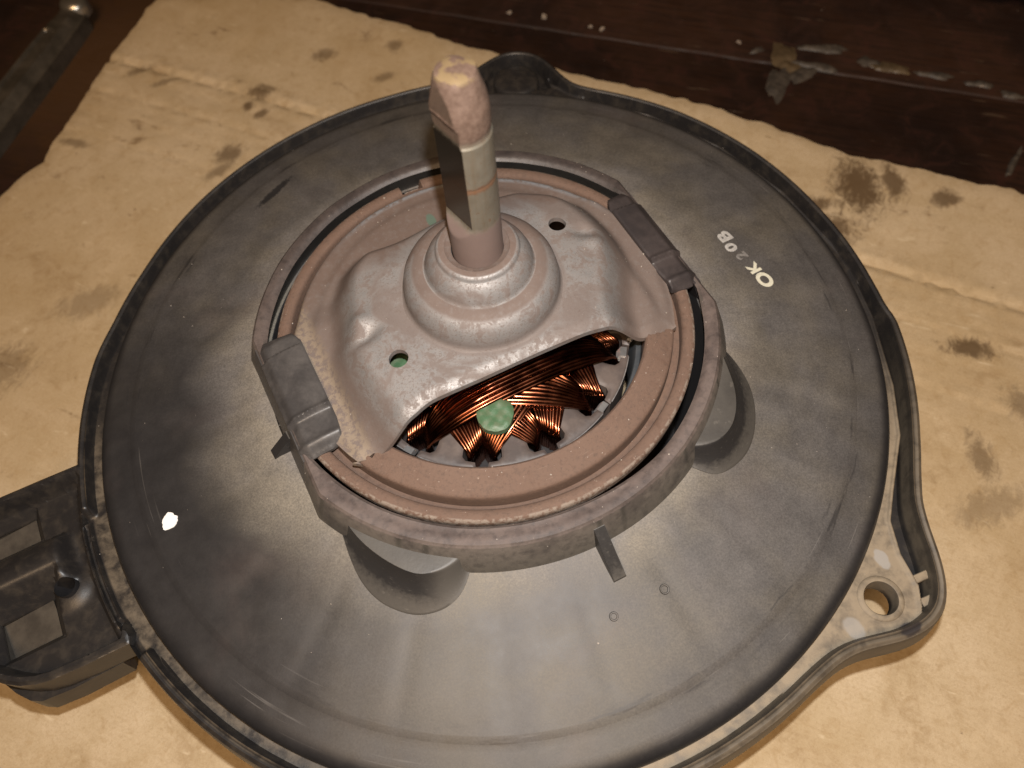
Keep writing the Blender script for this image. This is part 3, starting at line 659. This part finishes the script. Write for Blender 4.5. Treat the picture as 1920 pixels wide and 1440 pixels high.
# snap tabs inside the front lug
def boxmesh(u0, u1, v0, v1, z0, z1, cx, cy, ang, bev=0.15):
    c, s = math.cos(ang), math.sin(ang); V = []
    for z, i in ((z0, 0), (z1 - bev, 0), (z1, bev)):
        for a, b in ((u0 + i, v0 + i), (u1 - i, v0 + i), (u1 - i, v1 - i), (u0 + i, v1 - i)): V.append((cx + a * c - b * s, cy + a * s + b * c, z))
    F = [[0, 3, 2, 1]] + [[k * 4 + i, k * 4 + (i + 1) % 4, k * 4 + 4 + (i + 1) % 4, k * 4 + 4 + i] for k in (0, 1) for i in range(4)] + [[8, 9, 10, 11]]
    return V, F
for (cx, cy, L) in ((84.6, -65.2, 2.4), (84.8, -70.0, 1.6)):
    V, F = boxmesh(-L, L, -0.9, 0.9, -9.2, -4.6, cx, cy, 0.25); obj('snap_tab', V, F, M['flange'], flange, 30)
# inner block of the back lug
V, F = lathe([(7.2, -9), (7.0, -4.2), (6.4, -3.4), (5.2, -3.1), (0.2, -3.1)], 40, (20.0, 101.2)); obj('lug_boss', V, F, M['flange'], flange, 40)
# connector wing ------------------------------------------------------------
wo = smooth_poly(UV([(-92.5, 22.6), (-112, 23.3), (-130, 23.5), (-133, 20), (-133, -6), (-128.5, -13.5), (-124.0, -18.6), (-118.5, -22.4), (-112, -23.8), (-92.5, -24.0)]), 1)
wo = np.vstack([wo]); 
w1 = dict(u=(-125.0, -112.6), v=(12.4, 18.2)); w2 = dict(u=(-124.5, -112.8), v=(-12.0, -3.4))
def rect(w, o): return resample(UV([(w['u'][0] - o, w['v'][0] - o), (w['u'][1] + o, w['v'][0] - o), (w['u'][1] + o, w['v'][1] + o), (w['u'][0] - o, w['v'][1] + o)]), 0.6)
def zwing(x, y):
    u, v = uv(x, y); r = np.hypot(x, y); P = np.stack([x, y], 1); d = sdf(P, wo)
    inner = ss(r, 99.0, 100.2)
    rim = (1 - ss(d, 1.6, 3.2)) * ss(r, 98.6, 99.6)
    out = ss(r, 101.8, 103.0)
    z = -4.65 - 1.6 * out + (3.6 + 1.6 * out) * rim 
    # rounded saddle between the windows, running into the screw boss
    sad = np.clip(1 - ((v - 3.4) / 6.6) ** 2, 0, 1) ** 0.6 * (1 - ss(u, -107.5, -104.2))
    z = z + 4.6 * sad * (1 - rim)
    z = z + 1.3 * np.exp(-(np.hypot(u + 107.7, v + 4.1) / 4.2) ** 4)
    # bevelled funnels that lead down into the windows
    for w in (w1, w2):
        fu = np.maximum(np.maximum(w['u'][0] - u, u - w['u'][1]), np.maximum(w['v'][0] - v, v - w['v'][1]))
        z = np.minimum(z, np.where(rim > 0.3, 9, -9.5 + np.maximum(fu, 0) * 1.45 + 0.4))
    # arc rib beside the flange
    a = np.degrees(np.arctan2(y, x)) % 360
    z = z + 1.5 * box(r, 99.3, 101.6, 0.25) * box(a, 195.6, 210.4, 0.35)
    z = z - 0.5 * box(r, 99.9, 101.0, 0.2) * box(a, 196.2, 209.8, 0.3)
    return z - 0.6 * (1 - ss(d, 0.0, 0.7)) * inner
whole = UV([( -107.7 + 2.5 * math.cos(t) , -4.1 + 2.0 * math.sin(t)) for t in np.arange(0, 2 * math.pi, 0.25)])
t0 = np.radians(np.arange(195, 211.5, 0.4))
ex = [offset_in(resample(wo, 0.7), d) for d in (1.2, 1.6, 2.0, 2.4, 2.8, 3.2, 3.6)] + [rect(w, o) for w in (w1, w2) for o in (0.3, 0.8, 1.4, 2.0, 2.7, 3.4)] + [np.stack([r * np.cos(t0), r * np.sin(t0)], 1) for r in (99.05, 99.55, 99.8, 100.1, 100.9, 101.2, 101.4, 101.85)]
V, F = sheet(wo, zwing, 0.7, zbot=-9.5, holes=[rect(w1, 0), rect(w2, 0), whole], insets=(0.25, 0.7), extra=ex, bstep=0.8)
wing = obj('connector_housing', V, F, M['flange'], motor, 40)
for w in (w1, w2):           # pocket walls and grey insert floor
    a, b = w['u'], w['v']; c = UV([(a[0], b[0]), (a[1], b[0]), (a[1], b[1]), (a[0], b[1])])
    top = np.column_stack([c, [-9.0] * 4]); bot = np.column_stack([c, [-19.0] * 4])
    obj('window_wall', np.vstack([top, bot]), [[i, (i + 1) % 4, 4 + (i + 1) % 4, 4 + i] for i in range(4)], M['insert'], wing, 0)
    V, F = sheet(c, lambda x, y: -12.0 + 0.25 * (uv(x, y)[1] - b[0]) + 0.12 * (uv(x, y)[0] - a[0]), 1.0, zbot=-19)
    obj('connector_insert', V, F, M['insert'], wing, 30)
V, F = lathe([(2.3, -3.4), (2.0, -14.0), (0.05, -14.0)], 24, xy(-107.7, -4.1)); obj('screw_hole_wall', V, F, M['dark'], wing, 40)
lb = smooth_poly(UV([(-97.0, -23.9), (-97.0, 18), (-129, 18), (-129, -12), (-123.5, -21.5), (-119, -24.2)]), 1)
V, F = sheet(lb, lambda x, y: np.full(len(x), -9.7), 4.0, zbot=-17.0, flare=0.004, insets=(0.4,), holes=[rect(w1, 0.15), rect(w2, 0.15), circle(xy(-107.7, -4.1), 2.6, 20)]); obj('connector_base', V, F, M['flange'], wing, 40)
# pads and ribs on the cover disc --------------------------------------------
def loft(rows):
    n = len(rows[0]); V = np.vstack(rows); F = [[r * n + i, r * n + i + 1, (r + 1) * n + i + 1, (r + 1) * n + i] for r in range(len(rows) - 1) for i in range(n - 1)]
    return V, F
def along(P, n):
    P = smooth_poly(P, 2, False); L = np.concatenate([[0], np.cumsum(np.hypot(*np.diff(P, axis=0).T))]); q = np.linspace(0, L[-1], n)
    return np.stack([np.interp(q, L, P[:, 0]), np.interp(q, L, P[:, 1])], 1)
def pad(bot, top):
    n = 40; B = along(bot, n); T = along(top, n); c = T.mean(0)
    zB = zdisc(np.hypot(B[:, 0], B[:, 1])); O = c + (B - c) * 1.06; I = T / np.hypot(T[:, 0], T[:, 1])[:, None] * np.minimum(np.hypot(T[:, 0], T[:, 1]), 51.2)[:, None]
    mid = B * .62 + T * .38; mid2 = B * .3 + T * .7; k = lambda P, z: np.column_stack([P, np.broadcast_to(z, (n,))])
    rows = [k(O, zdisc(np.hypot(O[:, 0], O[:, 1])) - 0.6), k(O * .6 + B * .4, zdisc(np.hypot(O[:, 0], O[:, 1])) + 0.12), k(B, zB + 0.25), k(mid, zB * .75 + 13.4 * .25), k(mid2, zB * .4 + 13.4 * .6), k(T, 13.2), k(c + (T - c) * .975, 13.62), k(c + (T - c) * .94, 13.82), k(c + (T - c) * .88, 13.86), k(I * .5 + T * .45 + c * .05, 13.9), k(I, 14.0)]
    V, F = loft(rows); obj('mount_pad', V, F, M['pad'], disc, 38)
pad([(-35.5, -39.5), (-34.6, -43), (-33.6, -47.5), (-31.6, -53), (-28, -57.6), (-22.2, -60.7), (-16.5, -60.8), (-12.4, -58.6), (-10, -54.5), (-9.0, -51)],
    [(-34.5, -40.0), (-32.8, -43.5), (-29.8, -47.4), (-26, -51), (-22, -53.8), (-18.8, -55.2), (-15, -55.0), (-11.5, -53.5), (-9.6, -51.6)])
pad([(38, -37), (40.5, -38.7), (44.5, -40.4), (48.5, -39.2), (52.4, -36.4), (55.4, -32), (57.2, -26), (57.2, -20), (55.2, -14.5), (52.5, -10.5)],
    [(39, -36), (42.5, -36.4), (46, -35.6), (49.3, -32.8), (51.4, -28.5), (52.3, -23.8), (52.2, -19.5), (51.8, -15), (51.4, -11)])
def gusset(ang, r0, r1, z0, z1, w, name='gusset'):
    c, s = math.cos(ang), math.sin(ang); P = []
    for k in (-1, 1):
        for r, z, ww in ((r0, z0, w * .75), (r0 + 1.2, z0 - .15, w * .7), (r1, z1 + .3, w * .8), (r1 + .4, z1 - 3, w), (r0, z1 - 5, w * 1.15)):
            P.append((r * c - k * ww / 2 * s, r * s + k * ww / 2 * c, z))
    F = [[0, 1, 2, 3, 4], [9, 8, 7, 6, 5]] + [[i, 5 + i, 5 + (i + 1) % 5, (i + 1) % 5] for i in range(5)]
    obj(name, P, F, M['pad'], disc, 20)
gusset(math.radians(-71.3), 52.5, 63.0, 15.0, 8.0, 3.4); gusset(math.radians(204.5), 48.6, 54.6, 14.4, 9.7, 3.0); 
V, F = lathe([(52.6, 9.3), (51.2, 9.0), (51.0, 6), (50.6, -33), (49.5, -34.5), (44.0, -35)][::-1], 96); obj('housing_cup', V, F, M['dark'], motor, 40)
# cradle ring ---------------------------------------------------------------
t = np.radians(np.arange(0, 360, 1.0)); cc = np.stack([52.9 * np.cos(t), 52.9 * np.sin(t)], 1); u, v = uv(cc[:, 0], cc[:, 1])
u = np.clip(u, -48.5, 48.5); ro = np.array([xy(a, b) for a, b in zip(u, v)])
rin = 49.4 - 1.2 * box(np.degrees(t), 205, 300, 16); ci = np.stack([rin * np.cos(t), rin * np.sin(t)], 1); u, v = uv(ci[:, 0], ci[:, 1]); u = np.clip(u, -47.0, 47.0); ri = np.array([xy(a, b) for a, b in zip(u, v)])
def zring(x, y):
    P = np.stack([x, y], 1); d = np.minimum(sdf(P, ro), -sdf(P, ri)); do = sdf(P, ro)
    r = np.hypot(x, y); u, v = uv(x, y)
    return 17.3 - 0.55 * (1 - ss(d, 0, 0.6)) - 0.12 * np.sin(x * 0.3) * np.cos(y * 0.23) - 0.35 * ss(do, 2.2, 3.0)
V, F = sheet(ro, zring, 0.9, zbot=7.5, holes=[ri], insets=(0.2, 0.6), flare=0.062, bstep=0.9)
ring = obj('cradle_ring', V, F, M['cradle'], motor, 40)
# clips -----------------------------------------------------------------------
def clip(sgn, u_in, v0, v1):
    pts = [(-48.7, v0 + 1.2), (-48.7, v1 - 1.0), (-46.6, v1 + 1.2), (-u_in - 1.5, v1 + 0.4), (-u_in, v1 - 3.0), (-u_in, v0 + 5.0), (-u_in - 0.6, v0), (-u_in - 3.5, v0 - 0.8), (-46.5, v0 - 0.8)]
    if sgn > 0: pts = [(-a, b) for a, b in pts][::-1]
    ol = resample(UV(pts), 0.5); ol = smooth_poly(ol, 1)
    def zf(x, y):
        u, v = uv(x, y); w = np.abs(u)
        z = 19.0 + 0.9 * box(v, v0 + 8.0, v1 - 4.2, 0.22) + 0.45 * np.exp(-((v - v0 - 8.4) / 0.6) ** 2) + 0.45 * np.exp(-((v - v0 - 1.8) / 0.7) ** 2)
        z = z - 1.7 * ss(w, 46.2, 48.8) - 0.5 * ss(w, 42, 47) - 1.5 * (1 - ss(v, v0 - 0.8, v0 + 1.4)) - 0.9 * ss(v, v1 - 1.2, v1 + 1.0)
        return z - 0.25 * (1 - ss(sdf(np.stack([x, y], 1), ol), 0, 0.3))
    V, F = sheet(ol, zf, 0.4, zbot=16.4, insets=(0.12, 0.3)); obj('retaining_clip', V, F, M['clip'], motor, 45)
    a = sgn * 48.55; c = UV([(sgn * 46.8, v0 - 0.6), (a, v0 - 0.6), (a, v1 + 0.8), (sgn * 46.8, v1 + 0.8)])
    V, F = sheet(c if sgn > 0 else c[::-1], lambda x, y: np.full(len(x), 17.0), 2.0, zbot=7.5, flare=0.06); obj('clip_wall', V, F, M['clip'], motor, 30)
clip(-1, 38.4, -12.2, 17.6); clip(1, 40.6, -14.0, 15.6)
fe = np.array([(42.2, -8.6), (40.6, -9.4), (37.5, -10.8), (34.4, -11.2), (32.2, -11.4), (30.2, -11.4), (27.8, -11.9), (24.3, -12.6), (17, -14.8), (9.1, -17.3), (1.8, -19.9), (-5.6, -22.4), (-10.5, -24.0), (-13.3, -25.0), (-16.4, -27.0), (-19.6, -28.8), (-24, -30.2), (-30.8, -30.9)])
fe = smooth_poly(fe, 2, False)
arc = [(42.7 * math.cos(math.radians(q)), 42.7 * math.sin(math.radians(q))) for q in np.arange(227.5, -12.5, -2.0)]
po = np.array(list(fe) + arc)[::-1]
# can -------------------------------------------------------------------------
cone = lambda r: np.interp(r, [36.3, 37.2, 41.9, 43.2, 44], [19.1, 19.2, 17.6, 16.4, 16.0])
cp = [(36.3, 0), (36.3, 18.4), (36.45, 18.9), (36.9, 19.2), (38.5, 18.75), (40.5, 18.1), (41.9, 17.6), (42.35, 17.35), (42.55, 16.9), (42.65, 16.0), (42.7, 13.0), (44.3, 13.0), (44.4, 15.6), (44.55, 16.2), (44.9, 16.55), (45.5, 16.75), (46.4, 16.85), (47.0, 16.6), (47.35, 16.1), (47.4, 15.2), (47.3, 13.5), (46.0, 12.6), (44.5, 12.0), (44.5, -38.5), (43, -39.9), (0.5, -39.9)]
def cmod(x, y, z):
    a = np.degrees(np.arctan2(y, x)); r = np.hypot(x, y)
    return -3.0 * box(a, 104.5, 110.5, 0.4) * (r > 44.6) * (z > 15) - 4.0 * ss(sdf(np.stack([x, y], 1), po), 1.2, 2.2) * (r < 42.62) * (z > 14)
V, F = lathe(cp, 360, zmod=cmod); can = obj('motor_can', V, F, M['can'], motor, 40)
for a0, a1 in ((-172, -60), (-58, 40), (42, 186)):
    V, F = lathe([(36.2, -10), (36.2, 9.5), (35.9, 9.9), (34.9, 9.9), (34.6, 9.5), (34.6, -10)], 60, a0=a0, a1=a1); obj('magnet', V, F, M['magnet'], can, 40)
# armature -----------------------------------------------------------------------
NS = 13; SA = [-15.0 - k * 360.0 / NS for k in range(NS)]
ao = []
for k in range(NS):
    a = SA[k]
    def pt(r, t): q = math.radians(a); return (r * math.cos(q) - t * math.sin(q), r * math.sin(q) + t * math.cos(q))
    ao += [pt(33.28, -1.3)[:2], pt(31.7, -1.5), pt(31.3, -3.6), pt(30.4, -4.3), pt(29.0, -4.2), pt(22.0, -2.6), pt(20.5, -1.6), pt(20.0, 0), pt(20.5, 1.6), pt(22.0, 2.6), pt(29.0, 4.2), pt(30.4, 4.3), pt(31.3, 3.6), pt(31.7, 1.5), pt(33.28, 1.3)]
    b = SA[(k + 1) % NS]; b = b if b < a else b - 360
    h = math.degrees(1.3 / 33.3)
    # next tooth tip goes clockwise; slot points above run counter-clockwise in t, so reverse order per slot below
def slot_pts(a):
    q = math.radians(a); f = lambda r, t: (r * math.cos(q) - t * math.sin(q), r * math.sin(q) + t * math.cos(q))
    L = [(33.28, -1.3), (31.7, -1.5), (31.3, -3.6), (30.4, -4.3), (29.0, -4.2), (22.0, -2.6), (20.5, -1.6), (20.0, 0)]
    return [f(r, t) for r, t in L] + [f(r, -t) for r, t in L[-2::-1]]
ao = []
for a in sorted(x % 360 for x in SA):
    ao += slot_pts(a)
    for k in np.linspace(2.6, 360 / NS - 2.6, 10): q = math.radians(a + k); ao.append((33.3 * math.cos(q), 33.3 * math.sin(q)))
ao = np.array(ao)
arm = obj('armature', *sheet(ao, lambda x, y: 10.5 - 0.35 * (1 - ss(sdf(np.stack([x, y], 1), ao), 0, 0.6)), 1.4, zbot=-6.0, insets=(0.25, 0.6), bstep=1.0), M['core'], motor, 35)
for a in sorted(x % 360 for x in SA):
    q = np.radians(np.linspace(a + 3.2, a + 360 / NS - 3.2, 14)); pth = np.column_stack([33.35 * np.cos(q), 33.35 * np.sin(q), np.full(14, 10.35)])
    V, F = tube(pth, 0.16, 6); obj('core_edge', V, F, M['edge'], arm, 60)
V, F = lathe([(33.0, 2.0), (20, 2.0), (3, 2.0)], 72); obj('slot_floor', V, F, M['dark'], arm, 30)
for cx, cy, w_, l_, z_ in ((23.0, -21.6, 1.25, 6, 8.0), (29.9, -9.0, 1.3, 6, 8.6), (32.4, -4.6, 1.6, 6, 9.0), (-19.4, -25.4, 1.1, 6, 8.0)):
    q = math.atan2(cy, cx); parts = [boxmesh(-0.75, 0.75, -w_, w_, z_ + k * 0.42, z_ + 0.30 + k * 0.42, cx + k * 0.16 * math.cos(q), cy + k * 0.16 * math.sin(q), q, 0.05) for k in range(l_)]
    V, F = cat_mesh(parts); obj('lamination_stack', V, F, M['lam'], arm, 30)
def coil(k, a, zmid, nw, rows, spread, seed):
    R = np.random.default_rng(seed); a1 = math.radians(a); a2 = math.radians(a - 4 * 360 / NS); am = (a1 + a2) / 2; parts = []
    for row in range(rows):
        for i in range(nw):
            f = (i + 0.5 * (row % 2)) / (nw - 1) - 0.5; j = R.normal(0, 0.10, 6)
            # strands gather into a narrow waist near the rim before diving into the slot
            rs = 28.6 + f * 3.6 + j[0]; ts = -f * 2.6 - 1.6 + row * 0.3
            def sp(an, sg, rr_, zz, tt_): return np.array([rr_ * math.cos(an) - sg * tt_ * math.sin(an), rr_ * math.sin(an) + sg * tt_ * math.cos(an), zz])
            dm = 15.8 + f * spread + j[1] * 0.6; zt = zmid - row * 0.75 - 0.8 * abs(f) ** 2 + j[2] * 0.4
            zx = 10.6 + (0.5 - f) * 1.6 + (zmid - 13.5) * 0.30 - row * 0.7
            mid = np.array([dm * math.cos(am), dm * math.sin(am), zt])
            tang = np.array([-math.sin(am), math.cos(am), 0]); half = math.sin((a1 - a2) / 2) * 26.5
            q1 = mid + tang * half * 0.62 + np.array([0, 0, -0.5 + j[3]]); q2 = mid - tang * half * 0.62 + np.array([0, 0, -0.5 + j[4]])
            q1[2] = zt * 0.8 + zx * 0.2; q2[2] = zt * 0.8 + zx * 0.2
            ctrl = [sp(a1, 1, rs, 2.5, ts), sp(a1, 1, rs, 8.5, ts), sp(a1, 1, rs - 1.2, zx, ts * 1.1), q1, mid, q2, sp(a2, -1, rs - 1.2, zx, ts * 1.1), sp(a2, -1, rs, 8.5, ts), sp(a2, -1, rs, 2.5, ts)]
            parts.append(tube(spline(ctrl, 34), 0.43, 6))
    V, F = cat_mesh(parts); return obj('copper_coil', V, F, M['copper'], arm, 60)
zlev = {0: 17.9, 1: 16.2, 12: 14.9, 2: 14.5, 11: 13.3, 3: 13.1, 10: 12.2, 4: 12.0}
for k in range(NS):
    coil(k, SA[k], zlev.get(k, 11.6), 9, 2, 7.4, 100 + k)
# balance putty
def putty(c, r, z, seed):
    ol = blob(c, r, 36, .05, 1.0, 0, seed)
    V, F = sheet(ol, lambda x, y: z - 0.45 * (1 - ss(sdf(np.stack([x, y], 1), ol), 0, 0.8)) + 0.12 * np.sin(x * 2.1) * np.cos(y * 1.8) + 0.25 * np.exp(-((x - c[0] - 1) ** 2 + (y - c[1] - 2) ** 2) / 3), 0.5, zbot=z - 2.2)
    obj('balance_putty', V, F, M['putty'], arm, 50)
putty((-0.2, -23.6), 4.05, 17.2, 4); putty((-19.6, -7.6), 4.4, 18.6, 9)
# bracket ----------------------------------------------------------------------------
plat = smooth_poly([(27.4, 26.0), (31.8, 19.6), (34.5, 12.3), (34.3, 3.8), (32.4, -4.0), (32.6, -9), (33.5, -20), (20, -30), (0, -42), (-14, -46), (-22.0, -33), (-25.6, -26.5), (-30.0, -19.5), (-33.5, -9.8), (-33.0, -2.5), (-33.7, 6.7), (-32.3, 13.8), (-30.3, 16.9), (-26.6, 20.8), (-20.2, 22.2), (-15.9, 23.9), (-9.6, 27.2), (0, 31), (10.9, 33.4), (15.9, 32.2), (22.2, 30.4)], 2)
def zplate(x, y):
    P = np.stack([x, y], 1); u, v = uv(x, y); r = np.hypot(x, y); de = sdf(P, po)
    z = cone(np.maximum(r, 37)) + 0.75
    back = ss(v, 14, 22); z = z - 1.3 * back * ss(r, 43, 38) 
    foot = ss(np.abs(u), 33.8, 37.0) * (1 - ss(v, 16, 22)); z = z * (1 - foot) + 18.7 * foot
    dp = sdf(P, plat); k = ss(dp, -1.5, 7.5); z = z * (1 - k) + (28.2 + 1.3 * ss(dp, 5, 14)) * k
    z = z + 0.9 * np.exp(-(((x + 26.6) / 2.8) ** 2 + ((y + 3.2) / 1.8) ** 2)) - 1.4 * np.exp(-(((x + 24.8) / 2.8) ** 2 + ((y + 7.4 - (x + 24.8) * .35) / 1.6) ** 2))
    z = z + 0.6 * np.exp(-(((x - 26.5) / 2.6) ** 2 + ((y - 9.5) / 1.8) ** 2)) - 1.0 * np.exp(-(((x - 24.6) / 2.8) ** 2 + ((y - 12.6) / 1.6) ** 2))
    z = z + 0.05 * np.sin(x * 0.35 + 1) * np.sin(y * 0.31) 
    front = (v < -8) ; z = z - np.where(front, 0.9 * (1 - ss(de, 0, 2.2)), 0.35 * (1 - ss(de, 0, 0.5)))
    return z
h1 = circle((-18.2, -14.5), 2.05, 36); h2 = circle((19.1, 14.9), 1.95, 36)
V, F = sheet(po, zplate, 0.8, thick=1.3, holes=[h1, h2], insets=(0.2, 0.5, 1.0), bstep=0.6, bottom=True)
bracket = obj('bearing_bracket', V, F, M['steel'], motor, 45)
hc = (0.7, 1.2)
hp = [(18.6, 28.6), (17.8, 29.3), (17.1, 29.55), (16.7, 30.1), (16.6, 31.0), (16.5, 32.2), (16.1, 33.8), (15.4, 35.1), (14.4, 36.1), (13.3, 36.7), (12.2, 37.0), (11.45, 37.05), (11.2, 37.3), (11.05, 37.9), (10.6, 39.1), (9.9, 40.3), (9.2, 41.1), (8.75, 41.45), (8.55, 41.65), (8.5, 42.1), (8.2, 42.55), (7.7, 42.75), (6.6, 42.7), (6.35, 42.4), (5.6, 42.25), (5.3, 42.0), (5.25, 38)]
def hmod(x, y, z):
    return 0.05 * np.sin(x * .9) * np.cos(y * .8)
V, F = lathe(hp, 160, hc, zmod=hmod); obj('bearing_boss', V, F, M['steel'], bracket, 40)
# shaft -------------------------------------------------------------------------------
sp_ = [(5.15, 20.0), (5.15, 45), (5.15, 52.3), (5.12, 60), (5.1, 63.0), (5.02, 63.3), (5.1, 63.6), (5.05, 72.8), (4.8, 73.2), (4.75, 73.9), (4.9, 74.4), (4.95, 75.3), (4.95, 78.2), (4.8, 79.2), (4.45, 80.8), (4.0, 82.6), (3.6, 84.2), (3.3, 84.9), (2.6, 85.2), (1.4, 85.3), (0.05, 85.3)]
sp2 = []
for (r0, z0), (r1, z1) in zip(sp_[:-1], sp_[1:]):
    n = max(1, int((z1 - z0) / 0.35)); sp2 += [(r0 + (r1 - r0) * i / n, z0 + (z1 - z0) * i / n) for i in range(n)]
sp2.append(sp_[-1])
V, F = lathe(sp2, 96, (0, 0)); V = np.asarray(V)
na = math.radians(213); nx, ny = math.cos(na), math.sin(na); dd = V[:, 0] * nx + V[:, 1] * ny; tq = -V[:, 0] * ny + V[:, 1] * nx; z = V[:, 2]
lim = np.full(len(V), 9.0)
bot = 53.2; flat = 3.3
lim = np.where((z >= bot) & (z < 76.2), flat, lim)
lim = np.where((z >= bot - 3.2) & (z < bot), flat + (bot - z) / 3.2 * 1.75, lim)          # cutter run-out
lim = np.where((z >= 76.2) & (z < 77.8), flat + (z - 76.2) / 1.6 * 0.7, lim); lim = np.where((z >= 77.8), 3.75, lim)
cut = np.maximum(dd - lim, 0); V[:, 0] -= nx * cut; V[:, 1] -= ny * cut
R_ = np.random.default_rng(11); up = ss(z, 76, 79)
V[:, 0] += up * 0.05 * np.sin(V[:, 1] * 1.7 + z * 1.1); V[:, 1] += up * 0.05 * np.sin(V[:, 0] * 1.5 - z * 1.3 + 1); V[:, 2] += ss(z, 82, 85) * 0.10 * np.sin(V[:, 0] * 1.6 + 2) 
V[:, 0] += 0.8; V[:, 1] += 1.2
obj('motor_shaft', V, F, M['shaft'], motor, 24)
# dust grains sprinkled over the parts ---------------------------------------------------
dg = bpy.context.evaluated_depsgraph_get(); dg.update()
allV = []; allF = []; n = 0
for o in (disc, flange, ring, can, bracket, wing):
    co = np.array([v.co[:] for v in o.data.vertices]); allV.append(co); allF += [[i + n for i in p.vertices] for p in o.data.polygons]; n += len(co)
bv = BVHTree.FromPolygons(np.vstack(allV).tolist(), allF)
parts = []
R_ = np.random.default_rng(5)
oc = np.array([(1, 0, 0), (-1, 0, 0), (0, 1, 0), (0, -1, 0), (0, 0, 1), (0, 0, -1.0)]); of = [[0, 2, 4], [2, 1, 4], [1, 3, 4], [3, 0, 4], [2, 0, 5], [1, 2, 5], [3, 1, 5], [0, 3, 5]]
for i in range(330):
    r = (R_.uniform(0, 1) ** 0.5) * 100 if i < 130 else R_.uniform(35, 53); a = R_.uniform(0, 2 * math.pi); x, y = r * math.cos(a), r * math.sin(a)
    if math.hypot(x - .8, y - 1.2) < 20: continue
    hit = bv.ray_cast(Vector((x, y, 150.0)) * MM, Vector((0, 0, -1)))
    if hit[0] is None: continue
    s = min(R_.lognormal(-2.1, 0.45), 0.32) * (0.6 if i < 130 else .8)
    q = oc * s * R_.uniform(0.6, 1.3, 3) @ np.linalg.qr(R_.normal(size=(3, 3)))[0]
    parts.append((q + np.array(hit[0]) / MM - (0, 0, ZO) + (0, 0, s * 0.4), of))
V, F = cat_mesh(parts); obj('dust_grains', V, F, M['grain'], motor, 0, 'stuff')

# ------------------------------------------------------------------ other things on the bench
# tool handle at the upper left
td = np.array([22.0, 56.0]); td /= np.hypot(*td); tp = np.array([-td[1], td[0]]); end = np.array([-148.5, 213.0])
tool = thing('tool_handle', 'dark oily steel tool handle lying at the upper left beside the cardboard', 'tool', (float(end[0]) * MM, float(end[1]) * MM, 0))
def T2(L, W): return end - td * L + tp * W
hw = 6.6
ol = np.array([T2(a, b) for a, b in [(-1, -hw + 3), (-3.2, 0), (-1, hw - 3), (2.5, hw), (150, hw), (150, -hw), (2.5, -hw)]]); 
ol = smooth_poly(ol, 2)
inn = smooth_poly(np.array([T2(a, b) for a, b in [(16, -2.8), (16, 2.8), (19, 3.2), (145, 3.2), (145, -3.2), (19, -3.2)]]), 2)
def ztool(x, y):
    P = np.stack([x, y], 1); d = sdf(P, ol); i = sdf(P, inn)
    return ZB + 10.0 - 3.6 * (1 - ss(d, 0, 3.2)) - 0.9 * ss(i, 0, 0.5) + 0.35 * np.exp(-((i + 0.5) / 0.5) ** 2)
V, F = sheet(ol, ztool, 1.5, zbot=ZB + 0.03, insets=(0.4, 1.0, 2.0), extra=[resample(offset_in(inn, d), 1.2) for d in (-1.0, -.5, .05, .5)], bstep=1.2)
obj('shank', V, F, M['tool'], tool, 40)
cc = T2(-1.0, 0.0)
V, F = lathe([(5.8, ZB + 5), (5.6, ZB + 9.5), (4.6, ZB + 11.0), (2.6, ZB + 11.6), (0.1, ZB + 11.7)], 32, cc); obj('end_cap', V, F, M['tip'], tool, 40)
# black rounded object at the far right
hd = np.array([(165, 176, 14), (178, 171, 15), (192, 167, 14), (203, 166, 16), (216, 160, 18), (232, 154, 19), (250, 147, 18), (268, 140, 16), (285, 134, 14)], float)
pth = spline(np.column_stack([hd[:, 0], hd[:, 1] + 6, ZB + hd[:, 2] * 0.9]), 40); rad = np.interp(np.linspace(0, 1, 40), np.linspace(0, 1, 9), hd[:, 2] * 0.9); rad[0] *= .3; rad[1] *= .75
V, F = tube(pth, rad, 20)
bo = obj('black_grip', V, F, M['rubber'], None, 60); tag(bo, 'black rounded object lying on the bench at the far right corner', 'grip')
# pale chips on the bench
for i, (c, s_, lab) in enumerate((((27.1, 187), 1.1, 'curled pale flake on the bench, leftmost of those behind the cardboard'), ((40.5, 181.8), 1.5, 'elongated pale flake on the bench, second from the left behind the shaft tip'),
        ((57.8, 172.4), 0.9, 'small pale flake on the bench, left one of a close pair'), ((62.0, 170.0), 1.2, 'pale flake on the bench, right one of a close pair nearest the cardboard'),
        ((112.5, 152.7), 0.9, 'tiny white flake on the bench left of the dried glue'), ((192.8, 113.6), 1.2, 'bright white flake on the plank joint at the right edge'))):
    ol = blob(c, s_ * 0.62, 9, .35, 1.8, i * 1.3, i + 40)
    V, F = sheet(ol, lambda x, y: ZB + 0.5 + 0.2 * (x - c[0]), 3.0, zbot=ZB + 0.01)
    o = obj('paint_chip', V, F, M['chip'], None, 20); tag(o, lab, 'debris', 'pale flakes on the bench')
